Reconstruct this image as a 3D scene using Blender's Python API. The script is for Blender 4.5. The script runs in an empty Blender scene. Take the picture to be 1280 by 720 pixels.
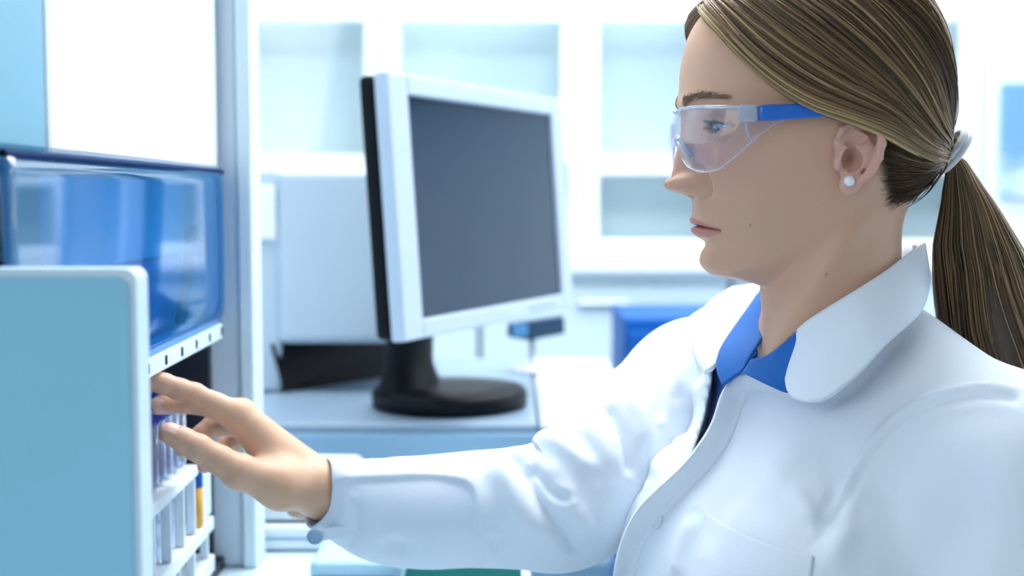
import bpy, bmesh, math, random
import numpy as np
from mathutils import Vector
from mathutils.bvhtree import BVHTree
random.seed(7); rng = np.random.default_rng(7)
PI = math.pi
S = bpy.context.scene; COL = S.collection
# ------------------------------------------------------------------ camera
CZ = 1.20; FPX = 1600.0; TH = math.atan(117/1600)
cd = bpy.data.cameras.new('camera'); cam = bpy.data.objects.new('camera', cd); COL.objects.link(cam)
cam.location = (0, 0, CZ); cam.rotation_euler = (PI/2 - TH, 0, 0)
cd.sensor_width = 36; cd.lens = 36*FPX/1280; cd.clip_start = .05
cd.dof.use_dof = True; cd.dof.focus_distance = .98; cd.dof.aperture_fstop = cd.lens*.001/.0118
S.camera = cam
# ------------------------------------------------------------------ world and light
w = bpy.data.worlds.new('world'); S.world = w; w.use_nodes = True
bg = w.node_tree.nodes['Background']; bg.inputs[0].default_value = (.68, .85, 1, 1); bg.inputs[1].default_value = .55
S.view_settings.view_transform = 'Standard'; S.view_settings.look = 'None'; S.view_settings.gamma = 1
S.view_settings.exposure = -.20; S.view_settings.use_curve_mapping = False
def area(name, loc, target, sx, sy, power, col=(1, 1, 1)):
    l = bpy.data.lights.new(name, 'AREA'); l.shape = 'RECTANGLE'; l.size = sx; l.size_y = sy; l.energy = power; l.color = col
    o = bpy.data.objects.new(name, l); COL.objects.link(o); o.location = loc
    o.rotation_euler = (Vector(target)-Vector(loc)).to_track_quat('-Z', 'Y').to_euler(); return o
area('ceiling_light_back', (.6, 3.2, 2.85), (.5, 3.2, 0), 3.6, 1.2, 74, (.95, .98, 1))
area('ceiling_light_front', (.1, 1.6, 2.85), (.1, 1.5, 0), 1.6, 1.0, 48, (.96, .98, 1))
area('soft_light_left', (-1.9, -.9, 2.0), (.2, 1.1, 1.1), 1.6, 1.4, 22, (1, .99, .97))  # added lamp for soft light on the face, no window there
area('back_light_right', (2.6, 2.3, 1.9), (.4, 1.1, 1.1), 1.4, 1.6, 30, (.97, .98, 1))  # added lamp for rim light from back right, no window there

# ------------------------------------------------------------------ helpers
def P(px, py, Y):
    """world point at depth Y that falls on a pixel"""
    a = (px-640)/FPX; b = (360-py)/FPX
    dy = math.cos(TH)+b*math.sin(TH); dz = -math.sin(TH)+b*math.cos(TH)
    k = Y/dy
    return Vector((a*k, Y, CZ+dz*k))
def proj(p):
    x, y, z = p[..., 0], p[..., 1], p[..., 2]-CZ
    d = y*math.cos(TH)-z*math.sin(TH); u = y*math.sin(TH)+z*math.cos(TH)
    return 640+FPX*x/d, 360-FPX*u/d
def mat(name, col, rough=.5, metal=0, spec=.5, bump=0, bscale=50, var=0, vscale=8, trans=0, alpha=1, sss=0, coat=0, sheen=0):
    m = bpy.data.materials.new(name); m.use_nodes = True; nt = m.node_tree; b = nt.nodes['Principled BSDF']
    b.inputs['Base Color'].default_value = (*col, 1); b.inputs['Roughness'].default_value = rough
    b.inputs['Metallic'].default_value = metal; b.inputs['Specular IOR Level'].default_value = spec
    b.inputs['Transmission Weight'].default_value = trans; b.inputs['Alpha'].default_value = alpha
    b.inputs['Coat Weight'].default_value = coat; b.inputs['Sheen Weight'].default_value = sheen
    if sss:
        b.inputs['Subsurface Weight'].default_value = sss; b.inputs['Subsurface Radius'].default_value = (1, .35, .2); b.inputs['Subsurface Scale'].default_value = .006
    tc = nt.nodes.new('ShaderNodeTexCoord')
    n = nt.nodes.new('ShaderNodeTexNoise'); n.inputs['Scale'].default_value = vscale; n.inputs['Detail'].default_value = 4
    nt.links.new(tc.outputs['Object'], n.inputs['Vector'])
    r = nt.nodes.new('ShaderNodeMix'); r.data_type = 'RGBA'
    v = max(var, .03)
    r.inputs[6].default_value = (*[c*(1-v) for c in col], 1); r.inputs[7].default_value = (*[min(1, c*(1+v*.6)) for c in col], 1)
    nt.links.new(n.outputs['Fac'], r.inputs[0]); nt.links.new(r.outputs[2], b.inputs['Base Color'])
    if bump:
        n2 = nt.nodes.new('ShaderNodeTexNoise'); n2.inputs['Scale'].default_value = bscale; n2.inputs['Detail'].default_value = 3
        nt.links.new(tc.outputs['Object'], n2.inputs['Vector'])
        bm = nt.nodes.new('ShaderNodeBump'); bm.inputs['Strength'].default_value = bump; bm.inputs['Distance'].default_value = .002
        nt.links.new(n2.outputs['Fac'], bm.inputs['Height']); nt.links.new(bm.outputs['Normal'], b.inputs['Normal'])
    return m
def attr_mat(name, rough=.5, sss=0, spec=.5, bump=0, bscale=400, aniso=0, sheen=0):
    m = mat(name, (1, 1, 1), rough, spec=spec, sss=sss, bump=bump, bscale=bscale, sheen=sheen); nt = m.node_tree; b = nt.nodes['Principled BSDF']
    a = nt.nodes.new('ShaderNodeAttribute'); a.attribute_name = 'Col'
    nt.links.new(a.outputs['Color'], b.inputs['Base Color'])
    return m
def clear_mat(name, tint, gloss=.06, rough=.02, edge=.5, bodyc=None, body=0):
    """thin clear plastic or glass: tinted see-through, fresnel gloss, a little body colour"""
    m = bpy.data.materials.new(name); m.use_nodes = True; nt = m.node_tree; nt.nodes.clear()
    o = nt.nodes.new('ShaderNodeOutputMaterial'); t = nt.nodes.new('ShaderNodeBsdfTransparent'); t.inputs[0].default_value = (*tint, 1)
    g = nt.nodes.new('ShaderNodeBsdfGlossy'); g.inputs['Roughness'].default_value = rough; g.inputs[0].default_value = (1, 1, 1, 1)
    lw = nt.nodes.new('ShaderNodeLayerWeight'); lw.inputs[0].default_value = .35
    mr = nt.nodes.new('ShaderNodeMapRange'); mr.inputs['To Min'].default_value = gloss; mr.inputs['To Max'].default_value = edge
    nt.links.new(lw.outputs['Facing'], mr.inputs['Value'])
    mx = nt.nodes.new('ShaderNodeMixShader'); nt.links.new(mr.outputs[0], mx.inputs[0])
    nt.links.new(t.outputs[0], mx.inputs[1]); nt.links.new(g.outputs[0], mx.inputs[2]); last = mx
    if body:
        d = nt.nodes.new('ShaderNodeBsdfPrincipled'); d.inputs['Base Color'].default_value = (*bodyc, 1); d.inputs['Roughness'].default_value = .25
        m2 = nt.nodes.new('ShaderNodeMixShader'); m2.inputs[0].default_value = body
        nt.links.new(last.outputs[0], m2.inputs[1]); nt.links.new(d.outputs[0], m2.inputs[2]); last = m2
    nt.links.new(last.outputs[0], o.inputs[0]); return m
def mesh_np(name, V, F, m=None, parent=None, col=None, smooth=True):
    me = bpy.data.meshes.new(name)
    V = np.asarray(V, np.float32).reshape(-1, 3); F = np.asarray(F, np.int32)
    k = F.shape[1]
    me.vertices.add(len(V)); me.vertices.foreach_set('co', V.ravel())
    me.loops.add(F.size); me.loops.foreach_set('vertex_index', F.ravel())
    me.polygons.add(len(F)); me.polygons.foreach_set('loop_start', np.arange(0, F.size, k, dtype=np.int32))
    me.polygons.foreach_set('loop_total', np.full(len(F), k, np.int32))
    me.update(calc_edges=True); me.validate()
    if smooth: me.polygons.foreach_set('use_smooth', np.ones(len(me.polygons), bool))
    if col is not None:
        a = me.color_attributes.new('Col', 'FLOAT_COLOR', 'POINT'); c = np.ones((len(V), 4), np.float32); c[:, :3] = col; a.data.foreach_set('color', c.ravel())
    o = bpy.data.objects.new(name, me); COL.objects.link(o)
    if m: me.materials.append(m)
    if parent: o.parent = parent
    return o
def bmo(name, bm, m=None, parent=None, smooth=False):
    me = bpy.data.meshes.new(name); bm.to_mesh(me); bm.free()
    if smooth: me.polygons.foreach_set('use_smooth', np.ones(len(me.polygons), bool))
    o = bpy.data.objects.new(name, me); COL.objects.link(o)
    if m: me.materials.append(m)
    if parent: o.parent = parent
    return o
def addbox(bm, x0, x1, y0, y1, z0, z1, bev=0, seg=2):
    r = bmesh.ops.create_cube(bm, size=1); vs = r['verts']
    for v in vs:
        v.co = Vector(((x0+x1)/2+v.co.x*(x1-x0), (y0+y1)/2+v.co.y*(y1-y0), (z0+z1)/2+v.co.z*(z1-z0)))
    if bev:
        es = list({e for v in vs for e in v.link_edges})
        bmesh.ops.bevel(bm, geom=es, offset=bev, segments=seg, affect='EDGES', profile=.5)
def box(name, x0, x1, y0, y1, z0, z1, m, parent=None, bev=.003, seg=2):
    bm = bmesh.new(); addbox(bm, x0, x1, y0, y1, z0, z1, bev, seg); return bmo(name, bm, m, parent)
def lathe_bm(bm, prof, n=32, c=(0, 0, 0)):
    rings = []
    for r, z in prof:
        rings.append([bm.verts.new((c[0]+r*math.cos(2*PI*i/n), c[1]+r*math.sin(2*PI*i/n), c[2]+z)) for i in range(n)])
    for a, b in zip(rings, rings[1:]):
        for i in range(n): bm.faces.new((a[i], a[(i+1) % n], b[(i+1) % n], b[i]))
    bm.faces.new(rings[0][::-1]); bm.faces.new(rings[-1])
def lathe(name, prof, m, parent=None, n=32, c=(0, 0, 0), smooth=True):
    bm = bmesh.new(); lathe_bm(bm, prof, n, c); return bmo(name, bm, m, parent, smooth)
def empty(name, label, cat, loc=(0, 0, 0), rz=0, group=None):
    o = bpy.data.objects.new(name, None); COL.objects.link(o); o.location = loc; o.rotation_euler = (0, 0, rz)
    o['label'] = label; o['category'] = cat
    if group: o['group'] = group
    return o
def tag(o, label, cat, group=None):
    o['label'] = label; o['category'] = cat
    if group: o['group'] = group
    return o
def struct(o): o['kind'] = 'structure'; return o
def dup(root, loc, label, rz=None):
    r = root.copy(); COL.objects.link(r); r.location = loc; r['label'] = label
    if rz is not None: r.rotation_euler = (0, 0, rz)
    for ch in list(root.children):
        c = ch.copy(); COL.objects.link(c); c.parent = r
        for g in list(ch.children):
            d = g.copy(); COL.objects.link(d); d.parent = c
    return r
def grid_faces(nu, nv, closed=False, off=0):
    """faces of an nu x nv vertex grid (v fastest); closed wraps v"""
    i = np.arange(nu-1)[:, None]; j = np.arange(nv if closed else nv-1)[None, :]
    jn = (j+1) % nv
    a = i*nv+j; b = i*nv+jn; c = (i+1)*nv+jn; d = (i+1)*nv+j
    return np.stack([a, b, c, d], -1).reshape(-1, 4)+off
def crom(pts, n):
    """smooth curve through points, n samples by chord length"""
    p = np.asarray(pts, float); L = np.r_[0, np.cumsum(np.linalg.norm(np.diff(p, axis=0), axis=1)+1e-9)]
    m = np.gradient(p, L, axis=0); t = np.linspace(0, L[-1], n); k = np.clip(np.searchsorted(L, t, side='right')-1, 0, len(L)-2)
    h = (L[k+1]-L[k])[:, None]; s = (t-L[k])[:, None]/h
    return (2*s**3-3*s**2+1)*p[k]+(s**3-2*s**2+s)*h*m[k]+(-2*s**3+3*s**2)*p[k+1]+(s**3-s**2)*h*m[k+1]
def tubes(name, C, r, m, parent=None, sides=4, col=None):
    """many tubes in one mesh; C (N,K,3) centre lines, r (N,K) radii"""
    C = np.asarray(C, float); N, K, _ = C.shape; r = np.broadcast_to(r, (N, K))
    T = np.gradient(C, axis=1); T /= np.linalg.norm(T, axis=2, keepdims=True)+1e-12
    ref = np.zeros_like(T); ref[..., 2] = 1; bad = np.abs(T[..., 2]).max(1) > .9; ref[bad] = (0, 1, 0)
    A = np.cross(T, ref); A /= np.linalg.norm(A, axis=2, keepdims=True)+1e-12; B = np.cross(T, A)
    an = np.arange(sides)*2*PI/sides
    V = C[:, :, None]+r[:, :, None, None]*(A[:, :, None]*np.cos(an)[:, None]+B[:, :, None]*np.sin(an)[:, None])
    F = grid_faces(K, sides, True)
    F = (F[None]+(np.arange(N)*K*sides)[:, None, None]).reshape(-1, 4)
    cc = None if col is None else np.repeat(np.asarray(col), K*sides, axis=0) if np.ndim(col) == 2 else np.asarray(col).reshape(-1, 3).repeat(sides, 0)
    return mesh_np(name, V.reshape(-1, 3), F, m, parent, cc)
# signed distance toolkit
class G:
    def __init__(s, lo, hi, h):
        s.lo = np.array(lo, float); s.h = h; s.n = np.ceil((np.array(hi)-s.lo)/h).astype(int)+1
        s.x = (s.lo[0]+h*np.arange(s.n[0])).astype(np.float32)[:, None, None]
        s.y = (s.lo[1]+h*np.arange(s.n[1])).astype(np.float32)[None, :, None]
        s.z = (s.lo[2]+h*np.arange(s.n[2])).astype(np.float32)[None, None, :]
    def cap(s, a, b, ra, rb=None):
        rb = ra if rb is None else rb
        a = np.array(a, np.float32); d = np.array(b, np.float32)-a; L = float(d@d)+1e-12
        px, py, pz = s.x-a[0], s.y-a[1], s.z-a[2]
        t = np.clip((px*d[0]+py*d[1]+pz*d[2])/L, 0, 1)
        return np.sqrt((px-t*d[0])**2+(py-t*d[1])**2+(pz-t*d[2])**2)-(ra+t*(rb-ra))
    def ell(s, c, r, ax=None):
        """ellipsoid; ax rows = local axes"""
        px, py, pz = s.x-c[0], s.y-c[1], s.z-c[2]
        ax = np.eye(3) if ax is None else np.array(ax)
        q = [(px*a[0]+py*a[1]+pz*a[2]) for a in ax]
        k0 = np.sqrt(sum((q[i]/r[i])**2 for i in range(3))); k1 = np.sqrt(sum((q[i]/r[i]**2)**2 for i in range(3)))
        return k0*(k0-1)/(k1+1e-9)
def smin(a, b, k):
    h = np.clip(.5+.5*(b-a)/k, 0, 1); return b+(a-b)*h-k*h*(1-h)
def smax(a, b, k): return -smin(-a, -b, k)
def nets(g, f, it=1):
    f = f.astype(np.float32); s = f < 0; n = f.shape
    c = [(i, j, k) for i in (0, 1) for j in (0, 1) for k in (0, 1)]
    def sub(a, o): return a[o[0]:n[0]-1+o[0], o[1]:n[1]-1+o[1], o[2]:n[2]-1+o[2]]
    cnt = sum(sub(s, o).astype(np.int8) for o in c); act = (cnt > 0) & (cnt < 8)
    idx = np.full(act.shape, -1, np.int32); ii = np.argwhere(act); idx[act] = np.arange(len(ii))
    val = np.stack([f[ii[:, 0]+o[0], ii[:, 1]+o[1], ii[:, 2]+o[2]] for o in c], 1)
    acc = np.zeros((len(ii), 3)); num = np.zeros(len(ii)); ca = np.array(c, float)
    for a in range(8):
        for b in range(a+1, 8):
            if np.abs(ca[a]-ca[b]).sum() != 1: continue
            va, vb = val[:, a], val[:, b]; x = (va < 0) != (vb < 0)
            t = np.where(x, va/np.where(x, va-vb, 1), 0)
            acc += np.where(x[:, None], ca[a]+t[:, None]*(ca[b]-ca[a]), 0); num += x
    V = g.lo+g.h*(ii+acc/num[:, None]); Fs = []
    for ax in range(3):
        o1 = [0, 0, 0]; o1[ax] = 1
        A = s[:n[0]-o1[0], :n[1]-o1[1], :n[2]-o1[2]]; B = s[o1[0]:, o1[1]:, o1[2]:]
        e = np.argwhere(A != B); b1, b2 = [(1, 2), (2, 0), (0, 1)][ax]
        e = e[(e[:, b1] > 0) & (e[:, b2] > 0) & (e[:, b1] < n[b1]-1) & (e[:, b2] < n[b2]-1)]
        def cell(d1, d2):
            q = e.copy(); q[:, b1] -= d1; q[:, b2] -= d2; return idx[q[:, 0], q[:, 1], q[:, 2]]
        q = np.stack([cell(1, 1), cell(0, 1), cell(0, 0), cell(1, 0)], 1)
        fl = ~A[e[:, 0], e[:, 1], e[:, 2]]; q[fl] = q[fl][:, ::-1]; Fs.append(q)
    F = np.concatenate(Fs); F = F[(F >= 0).all(1)]
    return V, F
def relax(V, F, it=2, lam=.5):
    E = np.concatenate([F[:, [0, 1]], F[:, [1, 2]], F[:, [2, 3]], F[:, [3, 0]]])
    for _ in range(it):
        s = np.zeros_like(V); c = np.zeros(len(V))
        for k in range(3):
            s[:, k] = np.bincount(E[:, 0], V[E[:, 1], k], len(V))+np.bincount(E[:, 1], V[E[:, 0], k], len(V))
        c = np.bincount(E[:, 0], minlength=len(V))+np.bincount(E[:, 1], minlength=len(V))
        V = V+lam*(s/np.maximum(c, 1)[:, None]-V)
    return V
def normals(V, F):
    n = np.cross(V[F[:, 2]]-V[F[:, 0]], V[F[:, 3]]-V[F[:, 1]]); N = np.zeros_like(V)
    for k in range(3):
        for q in range(4): N[:, k] += np.bincount(F[:, q], n[:, k], len(V))
    return N/(np.linalg.norm(N, axis=1, keepdims=True)+1e-12)
def pline(x, y, pts):
    """distance in pixels to a polyline, and side sign"""
    pts = crom(pts, 24) if len(pts) > 2 else np.array(pts, float)
    d = np.full(x.shape, 1e9); sg = np.zeros(x.shape)
    for a, b in zip(pts, pts[1:]):
        ex, ey = b-a; L = ex*ex+ey*ey+1e-9
        t = np.clip(((x-a[0])*ex+(y-a[1])*ey)/L, 0, 1); dx = x-a[0]-t*ex; dy = y-a[1]-t*ey; q = np.hypot(dx, dy)
        m = q < d; d = np.where(m, q, d); sg = np.where(m, np.sign(ex*dy-ey*dx), sg)
    return d, sg
def polysd(x, y, pts):
    pts = np.array(pts, float); d = np.full(x.shape, 1e9); ins = np.zeros(x.shape, bool)
    for a, b in zip(pts, np.roll(pts, -1, 0)):
        ex, ey = b-a; L = ex*ex+ey*ey+1e-9; t = np.clip(((x-a[0])*ex+(y-a[1])*ey)/L, 0, 1)
        d = np.minimum(d, np.hypot(x-a[0]-t*ex, y-a[1]-t*ey))
        c = (a[1] > y) != (b[1] > y); ins ^= c & (x < (b[0]-a[0])*(y-a[1])/((b[1]-a[1]) if b[1] != a[1] else 1e-9)+a[0])
    return np.where(ins, -d, d)
def sheet(name, V, nu, nv, th, m, parent=None, closed=False, col=None, inward=True):
    """open grid given real thickness"""
    V = np.asarray(V, float).reshape(-1, 3); F = grid_faces(nu, nv, closed); N = normals(V, F)
    W = V-N*th; n = len(V); Q = [F, F[:, ::-1]+n]
    def rim(ix):
        a = ix[:-1]; b = ix[1:]; return np.stack([b, a, a+n, b+n], 1)
    I = np.arange(n).reshape(nu, nv)
    top = np.r_[I[0], I[0][:1]] if closed else I[0]; bot = np.r_[I[-1], I[-1][:1]] if closed else I[-1]
    Q += [rim(top), rim(bot[::-1])]
    if not closed: Q += [rim(I[:, 0][::-1]), rim(I[:, -1])]
    return mesh_np(name, np.r_[V, W], np.concatenate(Q), m, parent, None if col is None else np.r_[col, col])
sm = lambda a, b, x: (lambda t: t*t*(3-2*t))(np.clip((x-a)/(b-a), 0, 1))
ga = lambda x, s: np.exp(-(x/s)**2)
# ------------------------------------------------------------------ materials
WALL = mat('wall_paint', (.80, .88, .93), .7, bump=.1, bscale=80)
WHITE = mat('white_laminate', (.86, .91, .95), .35, bump=.03)
WHITEG = mat('white_gloss_frame', (.90, .94, .97), .3)
CABIN = mat('cabinet_inside', (.84, .91, .94), .5)
GLASS = clear_mat('door_glass', (.93, .97, .98), .03, .05, .3)
INST = mat('instrument_plastic', (.50, .61, .71), .42, bump=.05, bscale=300)
INST2 = mat('instrument_white', (.86, .91, .95), .4, bump=.05, bscale=300)
PANEL = mat('pale_blue_panel', (.28, .60, .78), .38, bump=.04, bscale=200)
PANELW = mat('light_trim_plastic', (.72, .87, .93), .35)
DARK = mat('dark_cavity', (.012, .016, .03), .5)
BLACK = mat('black_plastic', (.003, .004, .007), .45, spec=.14, bump=.05, bscale=200)
NAVY = mat('navy_rubber', (.001, .02, .09), .6, spec=.05)
BLUEC = mat('deep_blue_laminate', (.004, .10, .40), .5, spec=.2)
STEEL = mat('brushed_steel', (.6, .65, .7), .3, 1)
SLATE = mat('slate_blue_metal', (.25, .42, .58), .4, bump=.04)
# ------------------------------------------------------------------ room
struct(box('floor', -3, 3.2, -1.5, 4.3, -.05, 0, mat('floor_vinyl', (.55, .65, .72), .35, var=.1, vscale=3), bev=0))
struct(box('ceiling', -3, 3.2, 1.0, 4.3, 2.9, 2.95, WALL, bev=0))
struct(box('wall_back', -3, 3.2, 4.2, 4.3, 0, 2.9, WALL, bev=0))
struct(box('wall_left', -3.05, -3, -1.5, 4.3, 0, 2.9, WALL, bev=0))
# glass fronted wall cabinets: x range by pixel column at the door plane
YF = 4.0
def px2x(px, Y=YF): return (px-640)/FPX*Y*.998
def z_at(py, Y=YF): return P(640, py, Y).z
def glass_cabinet(px0, px1, label, rail=206, bottom=320, st=.05):
    x0, x1 = px2x(px0)+.002, px2x(px1)-.002
    zb, zt = z_at(bottom), 2.12
    r = empty('glass_cabinet', label, 'cabinet', ((x0+x1)/2, YF, zb), 0, 'glass fronted cabinets along the back wall')
    hx = (x1-x0)/2; H = zt-zb; D = 4.2-YF-.002
    bm = bmesh.new(); t = .02
    addbox(bm, -hx, -hx+t, .03, D, 0, H); addbox(bm, hx-t, hx, .03, D, 0, H); addbox(bm, -hx, hx, .03, D, 0, t); addbox(bm, -hx, hx, .03, D, H-t, H); addbox(bm, -hx+t, hx-t, D-.01, D, t, H-t)
    bmo('carcass', bm, CABIN, r)
    zs = z_at(rail)-zb
    bm = bmesh.new()
    addbox(bm, -hx+t, hx-t, .05, D-.01, zs-.01, zs+.01, .002); bmo('shelf', bm, WHITE, r)
    zu = z_at(18)-zb
    bm = bmesh.new()
    for a, b, c, d in ((-hx, -hx+st, 0, H), (hx-st, hx, 0, H), (-hx+st, hx-st, 0, .05), (-hx+st, hx-st, H-.06, H), (-hx+st, hx-st, zs-.03, zs+.03), (-hx+st, hx-st, zu-.02, zu+.06)):
        addbox(bm, a, b, 0, .028, c, d, .004)
    d = bmo('door', bm, WHITEG, r)
    box('glass_pane', -hx+st, hx-st, .012, .017, .05, H-.06, GLASS, d, bev=0)
    h = bmo('handle', (lambda b: (addbox(b, hx-st+.012, hx-st+.026, -.03, -.018, .12, .3, .004), addbox(b, hx-st+.014, hx-st+.024, -.02, 0, .13, .14), addbox(b, hx-st+.014, hx-st+.024, -.02, 0, .28, .29), b)[-1])(bmesh.new()), STEEL, d)
    return r
glass_cabinet(120, 300, 'glass fronted cabinet mostly behind the tall white analyser')
glass_cabinet(302, 478, 'glass fronted cabinet seen just right of the analyser pillar')
glass_cabinet(480, 722, 'wide glass fronted cabinet directly above the monitor')
glass_cabinet(724, 902, 'glass fronted cabinet between the monitor and her forehead', st=.058)
glass_cabinet(904, 1082, 'glass fronted cabinet behind the top of her head')
glass_cabinet(1084, 1225, 'glass fronted cabinet behind her ponytail', st=.07)
# base counter beneath
cx0, cx1 = px2x(100), px2x(1225)
zc = z_at(321)
ct = tag(box('worktop', cx0, cx1, YF-.25, 4.198, zc-.035, zc, WHITEG, bev=.006), 'long white worktop running along the back wall', 'worktop')
def base_cab(px0, px1, label, m, m2):
    x0, x1 = px2x(px0)+.002, px2x(px1)-.002; hx = (x1-x0)/2; y0 = YF-.2
    r = empty('base_cabinet', label, 'cabinet', ((x0+x1)/2, y0, 0), 0, 'base cabinets along the back wall')
    H = zc-.0355
    box('body', -hx, hx, .02, .6, .08, H, m2, r); box('plinth', -hx, hx, .06, .5, 0, .08, SLATE, r)
    box('trim_rail', -hx, hx, -.004, .0195, H-.035, H-.002, SLATE if m is WHITE else m, r)
    for a, b in ((.1, .45), (.46, H-.04)):
        d = box('drawer', -hx+.006, hx-.006, 0, .0195, a, b, m, r)
        box('handle', -.08, .08, -.025, -.001, b-.06, b-.045, STEEL, d, bev=.004)
PALE = mat('pale_aqua_laminate', (.66, .80, .85), .45)
base_cab(100, 420, 'pale base cabinet behind the instruments at left', WHITE, PALE)
base_cab(422, 600, 'pale base cabinet behind the black monitor stand', PALE, PALE)
base_cab(602, 900, 'pale base cabinet seen right of the monitor', PALE, PALE)
base_cab(902, 1225, 'pale base cabinet behind her neck and shoulders', PALE, PALE)
# deep blue cabinet on the floor
r = empty('drawer_cabinet', 'deep blue drawer cabinet standing behind her far shoulder', 'cabinet', (0, 0, 0))
bx0 = P(781, 384, 2.9).x; bz = P(781, 398, 2.9).z
box('body', bx0, bx0+.5, 2.92, 3.28, .05, bz, BLUEC, r, bev=.008)
box('plinth', bx0+.02, bx0+.48, 2.95, 3.25, 0, .05, DARK, r)
for i in range(4):
    z0 = .07+i*(bz-.09)/4
    d = box('drawer', bx0+.01, bx0+.49, 2.9, 2.919, z0, z0+(bz-.09)/4-.012, BLUEC, r, bev=.005)
    box('handle', bx0+.18, bx0+.32, 2.88, 2.8995, z0+.12, z0+.135, STEEL, d, bev=.004)
# light blue panel at the right edge
r = empty('wall_poster', 'light blue poster with a white cloud shape at the right edge', 'poster', (0, 0, 0))
a = P(1256, 104, 3.9); b = P(1330, 246, 3.9)
PB = mat('poster_blue', (.17, .36, .62), .5)
nt = PB.node_tree
box('board', a.x-.002, b.x, 3.9, 3.93, b.z, a.z, PB, r)
nn = [n for n in nt.nodes if n.type == 'TEX_NOISE'][0]; nn.inputs['Scale'].default_value = 5
mix = [n for n in nt.nodes if n.type == 'MIX'][0]; mix.inputs[7].default_value = (.6, .75, .9, 1)
rp = nt.nodes.new('ShaderNodeMapRange'); rp.inputs['From Min'].default_value = .52; rp.inputs['From Max'].default_value = .7
nt.links.new(nn.outputs['Fac'], rp.inputs['Value']); nt.links.new(rp.outputs[0], mix.inputs[0])
struct(box('wall_right_side', 3.2, 3.25, -1.5, 4.3, 0, 2.9, WALL, bev=0))
struct(box('dark_reflection_block', 1.80, 3.199, 3.62, 3.929, 1.86, 2.899, mat('slate_reflection_block', (.10, .17, .25), .6), bev=.004))  # out-of-view block added to darken the top of the monitor's reflection
# column on which the poster hangs
struct(box('wall_right', px2x(1228), 3.2, 3.93, 4.2, 0, 2.9, WALL, bev=0))
# ceiling lights
for i, (x, y, sx, sy) in enumerate(((.6, 3.2, 1.8, .6), (.1, 1.6, .8, .5))):
    r = empty('ceiling_light', ['long ceiling light panel near the back wall', 'square ceiling light panel above the bench'][i], 'light', (x, y, 2.865), 0, 'ceiling light panels')
    bm = bmesh.new()
    for q in ((-sx, sx, -sy, -sy+.03), (-sx, sx, sy-.03, sy), (-sx, -sx+.03, -sy, sy), (sx-.03, sx, -sy, sy)): addbox(bm, *q, 0, .035, .002)
    bmo('frame', bm, WHITEG, r)
    em = bpy.data.materials.new('light_diffuser'); em.use_nodes = True; bb = em.node_tree.nodes['Principled BSDF']; bb.inputs['Emission Color'].default_value = (.95, .98, 1, 1); bb.inputs['Emission Strength'].default_value = 3
    box('diffuser', -sx+.03, sx-.03, -sy+.03, sy-.03, .01, .03, em, r, bev=0)
# ------------------------------------------------------------------ benches
BT = .80
r = empty('lab_bench', 'white lab bench carrying the analyser and the monitor platform', 'bench', (0, 0, 0))
BENCHM = mat('bench_top', (.62, .76, .86), .3)
box('worktop', -1.35, .02, .5, 2.5, BT-.035, BT, BENCHM, r, bev=.006)
box('cabinet_base', -1.33, -.5, .52, 2.48, .1, BT-.0355, WHITE, r); box('plinth', -1.3, -.55, .56, 2.44, 0, .1, SLATE, r)
for x in (-.03,):
    for y in (.56, 2.44): box('leg', x-.025, x+.025, y-.025, y+.025, 0, BT-.0355, SLATE, r)
# ------------------------------------------------------------------ platform under the monitor
SZ = CZ-.305
r = empty('instrument_platform', 'wide low pale blue platform under the monitor', 'platform', (0, 0, 0))
PLT = mat('platform_top', (.22, .31, .41), .4)
bm = bmesh.new(); addbox(bm, -.46, .035, 1.70, 2.38, BT+.012, SZ, .010, 3); bmo('housing', bm, PLT, r)
bm = bmesh.new(); addbox(bm, .037, .18, 1.70, 2.38, BT+.012, SZ, .010, 3); bmo('white_end_housing', bm, mat('end_housing_grey', (.62, .70, .77), .4), r)
bm = bmesh.new(); addbox(bm, -.44, .16, 1.693, 1.70, BT+.02, SZ-.015, .002); bmo('front_panel', bm, SLATE, r)
for x in (-.42, .14):
    for y in (1.74, 2.34): lathe('foot', [(.015, 0), (.018, .003), (.018, .012)], DARK, r, 16, (x, y, BT))
# benchtop instrument behind monitor
r = empty('benchtop_instrument', 'large pale grey instrument housing behind the monitor', 'instrument', (0, 0, 0))
yi = 1.95
A = P(345, 212, yi); B = P(500, 430, yi)
bm = bmesh.new(); addbox(bm, A.x, B.x, yi, yi+.30, B.z, A.z, .012, 3); bmo('housing', bm, INST, r)
a2 = P(310, 232, yi-.01); b2 = P(343, 300, yi-.01)
bm = bmesh.new(); addbox(bm, P(306, 0, yi).x, A.x+.002, yi+.01, yi+.3, SZ+.001, P(0, 212, yi).z, .006); bmo('side_column', bm, INST, r)
box('label_plate', a2.x, b2.x, yi+.004, yi+.0099, b2.z, a2.z, WHITEG, r, bev=.002)
bm = bmesh.new()
fr = [P(338, 431, yi+.004), P(486, 431, 2.13), P(486, 472, 2.13), P(355, 493, yi+.004)]
for q_ in fr[:2]: q_.z = B.z-.001
for q_ in fr[2:]: q_.z = SZ+.0005
vs = [bm.verts.new(v) for v in fr]+[bm.verts.new(v+Vector((0, .12, 0))) for v in fr]
bm.faces.new(vs[3::-1]); bm.faces.new(vs[4:])
for i in range(4): bm.faces.new((vs[i], vs[(i+1) % 4], vs[4+(i+1) % 4], vs[4+i]))
bmesh.ops.recalc_face_normals(bm, faces=bm.faces)
bmo('recessed_base', bm, BLACK, r)
box('rear_foot', P(345, 0, yi).x+.03, P(470, 0, yi).x, yi+.26, yi+.29, SZ+.0005, B.z-.0005, BLACK, r)
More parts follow.
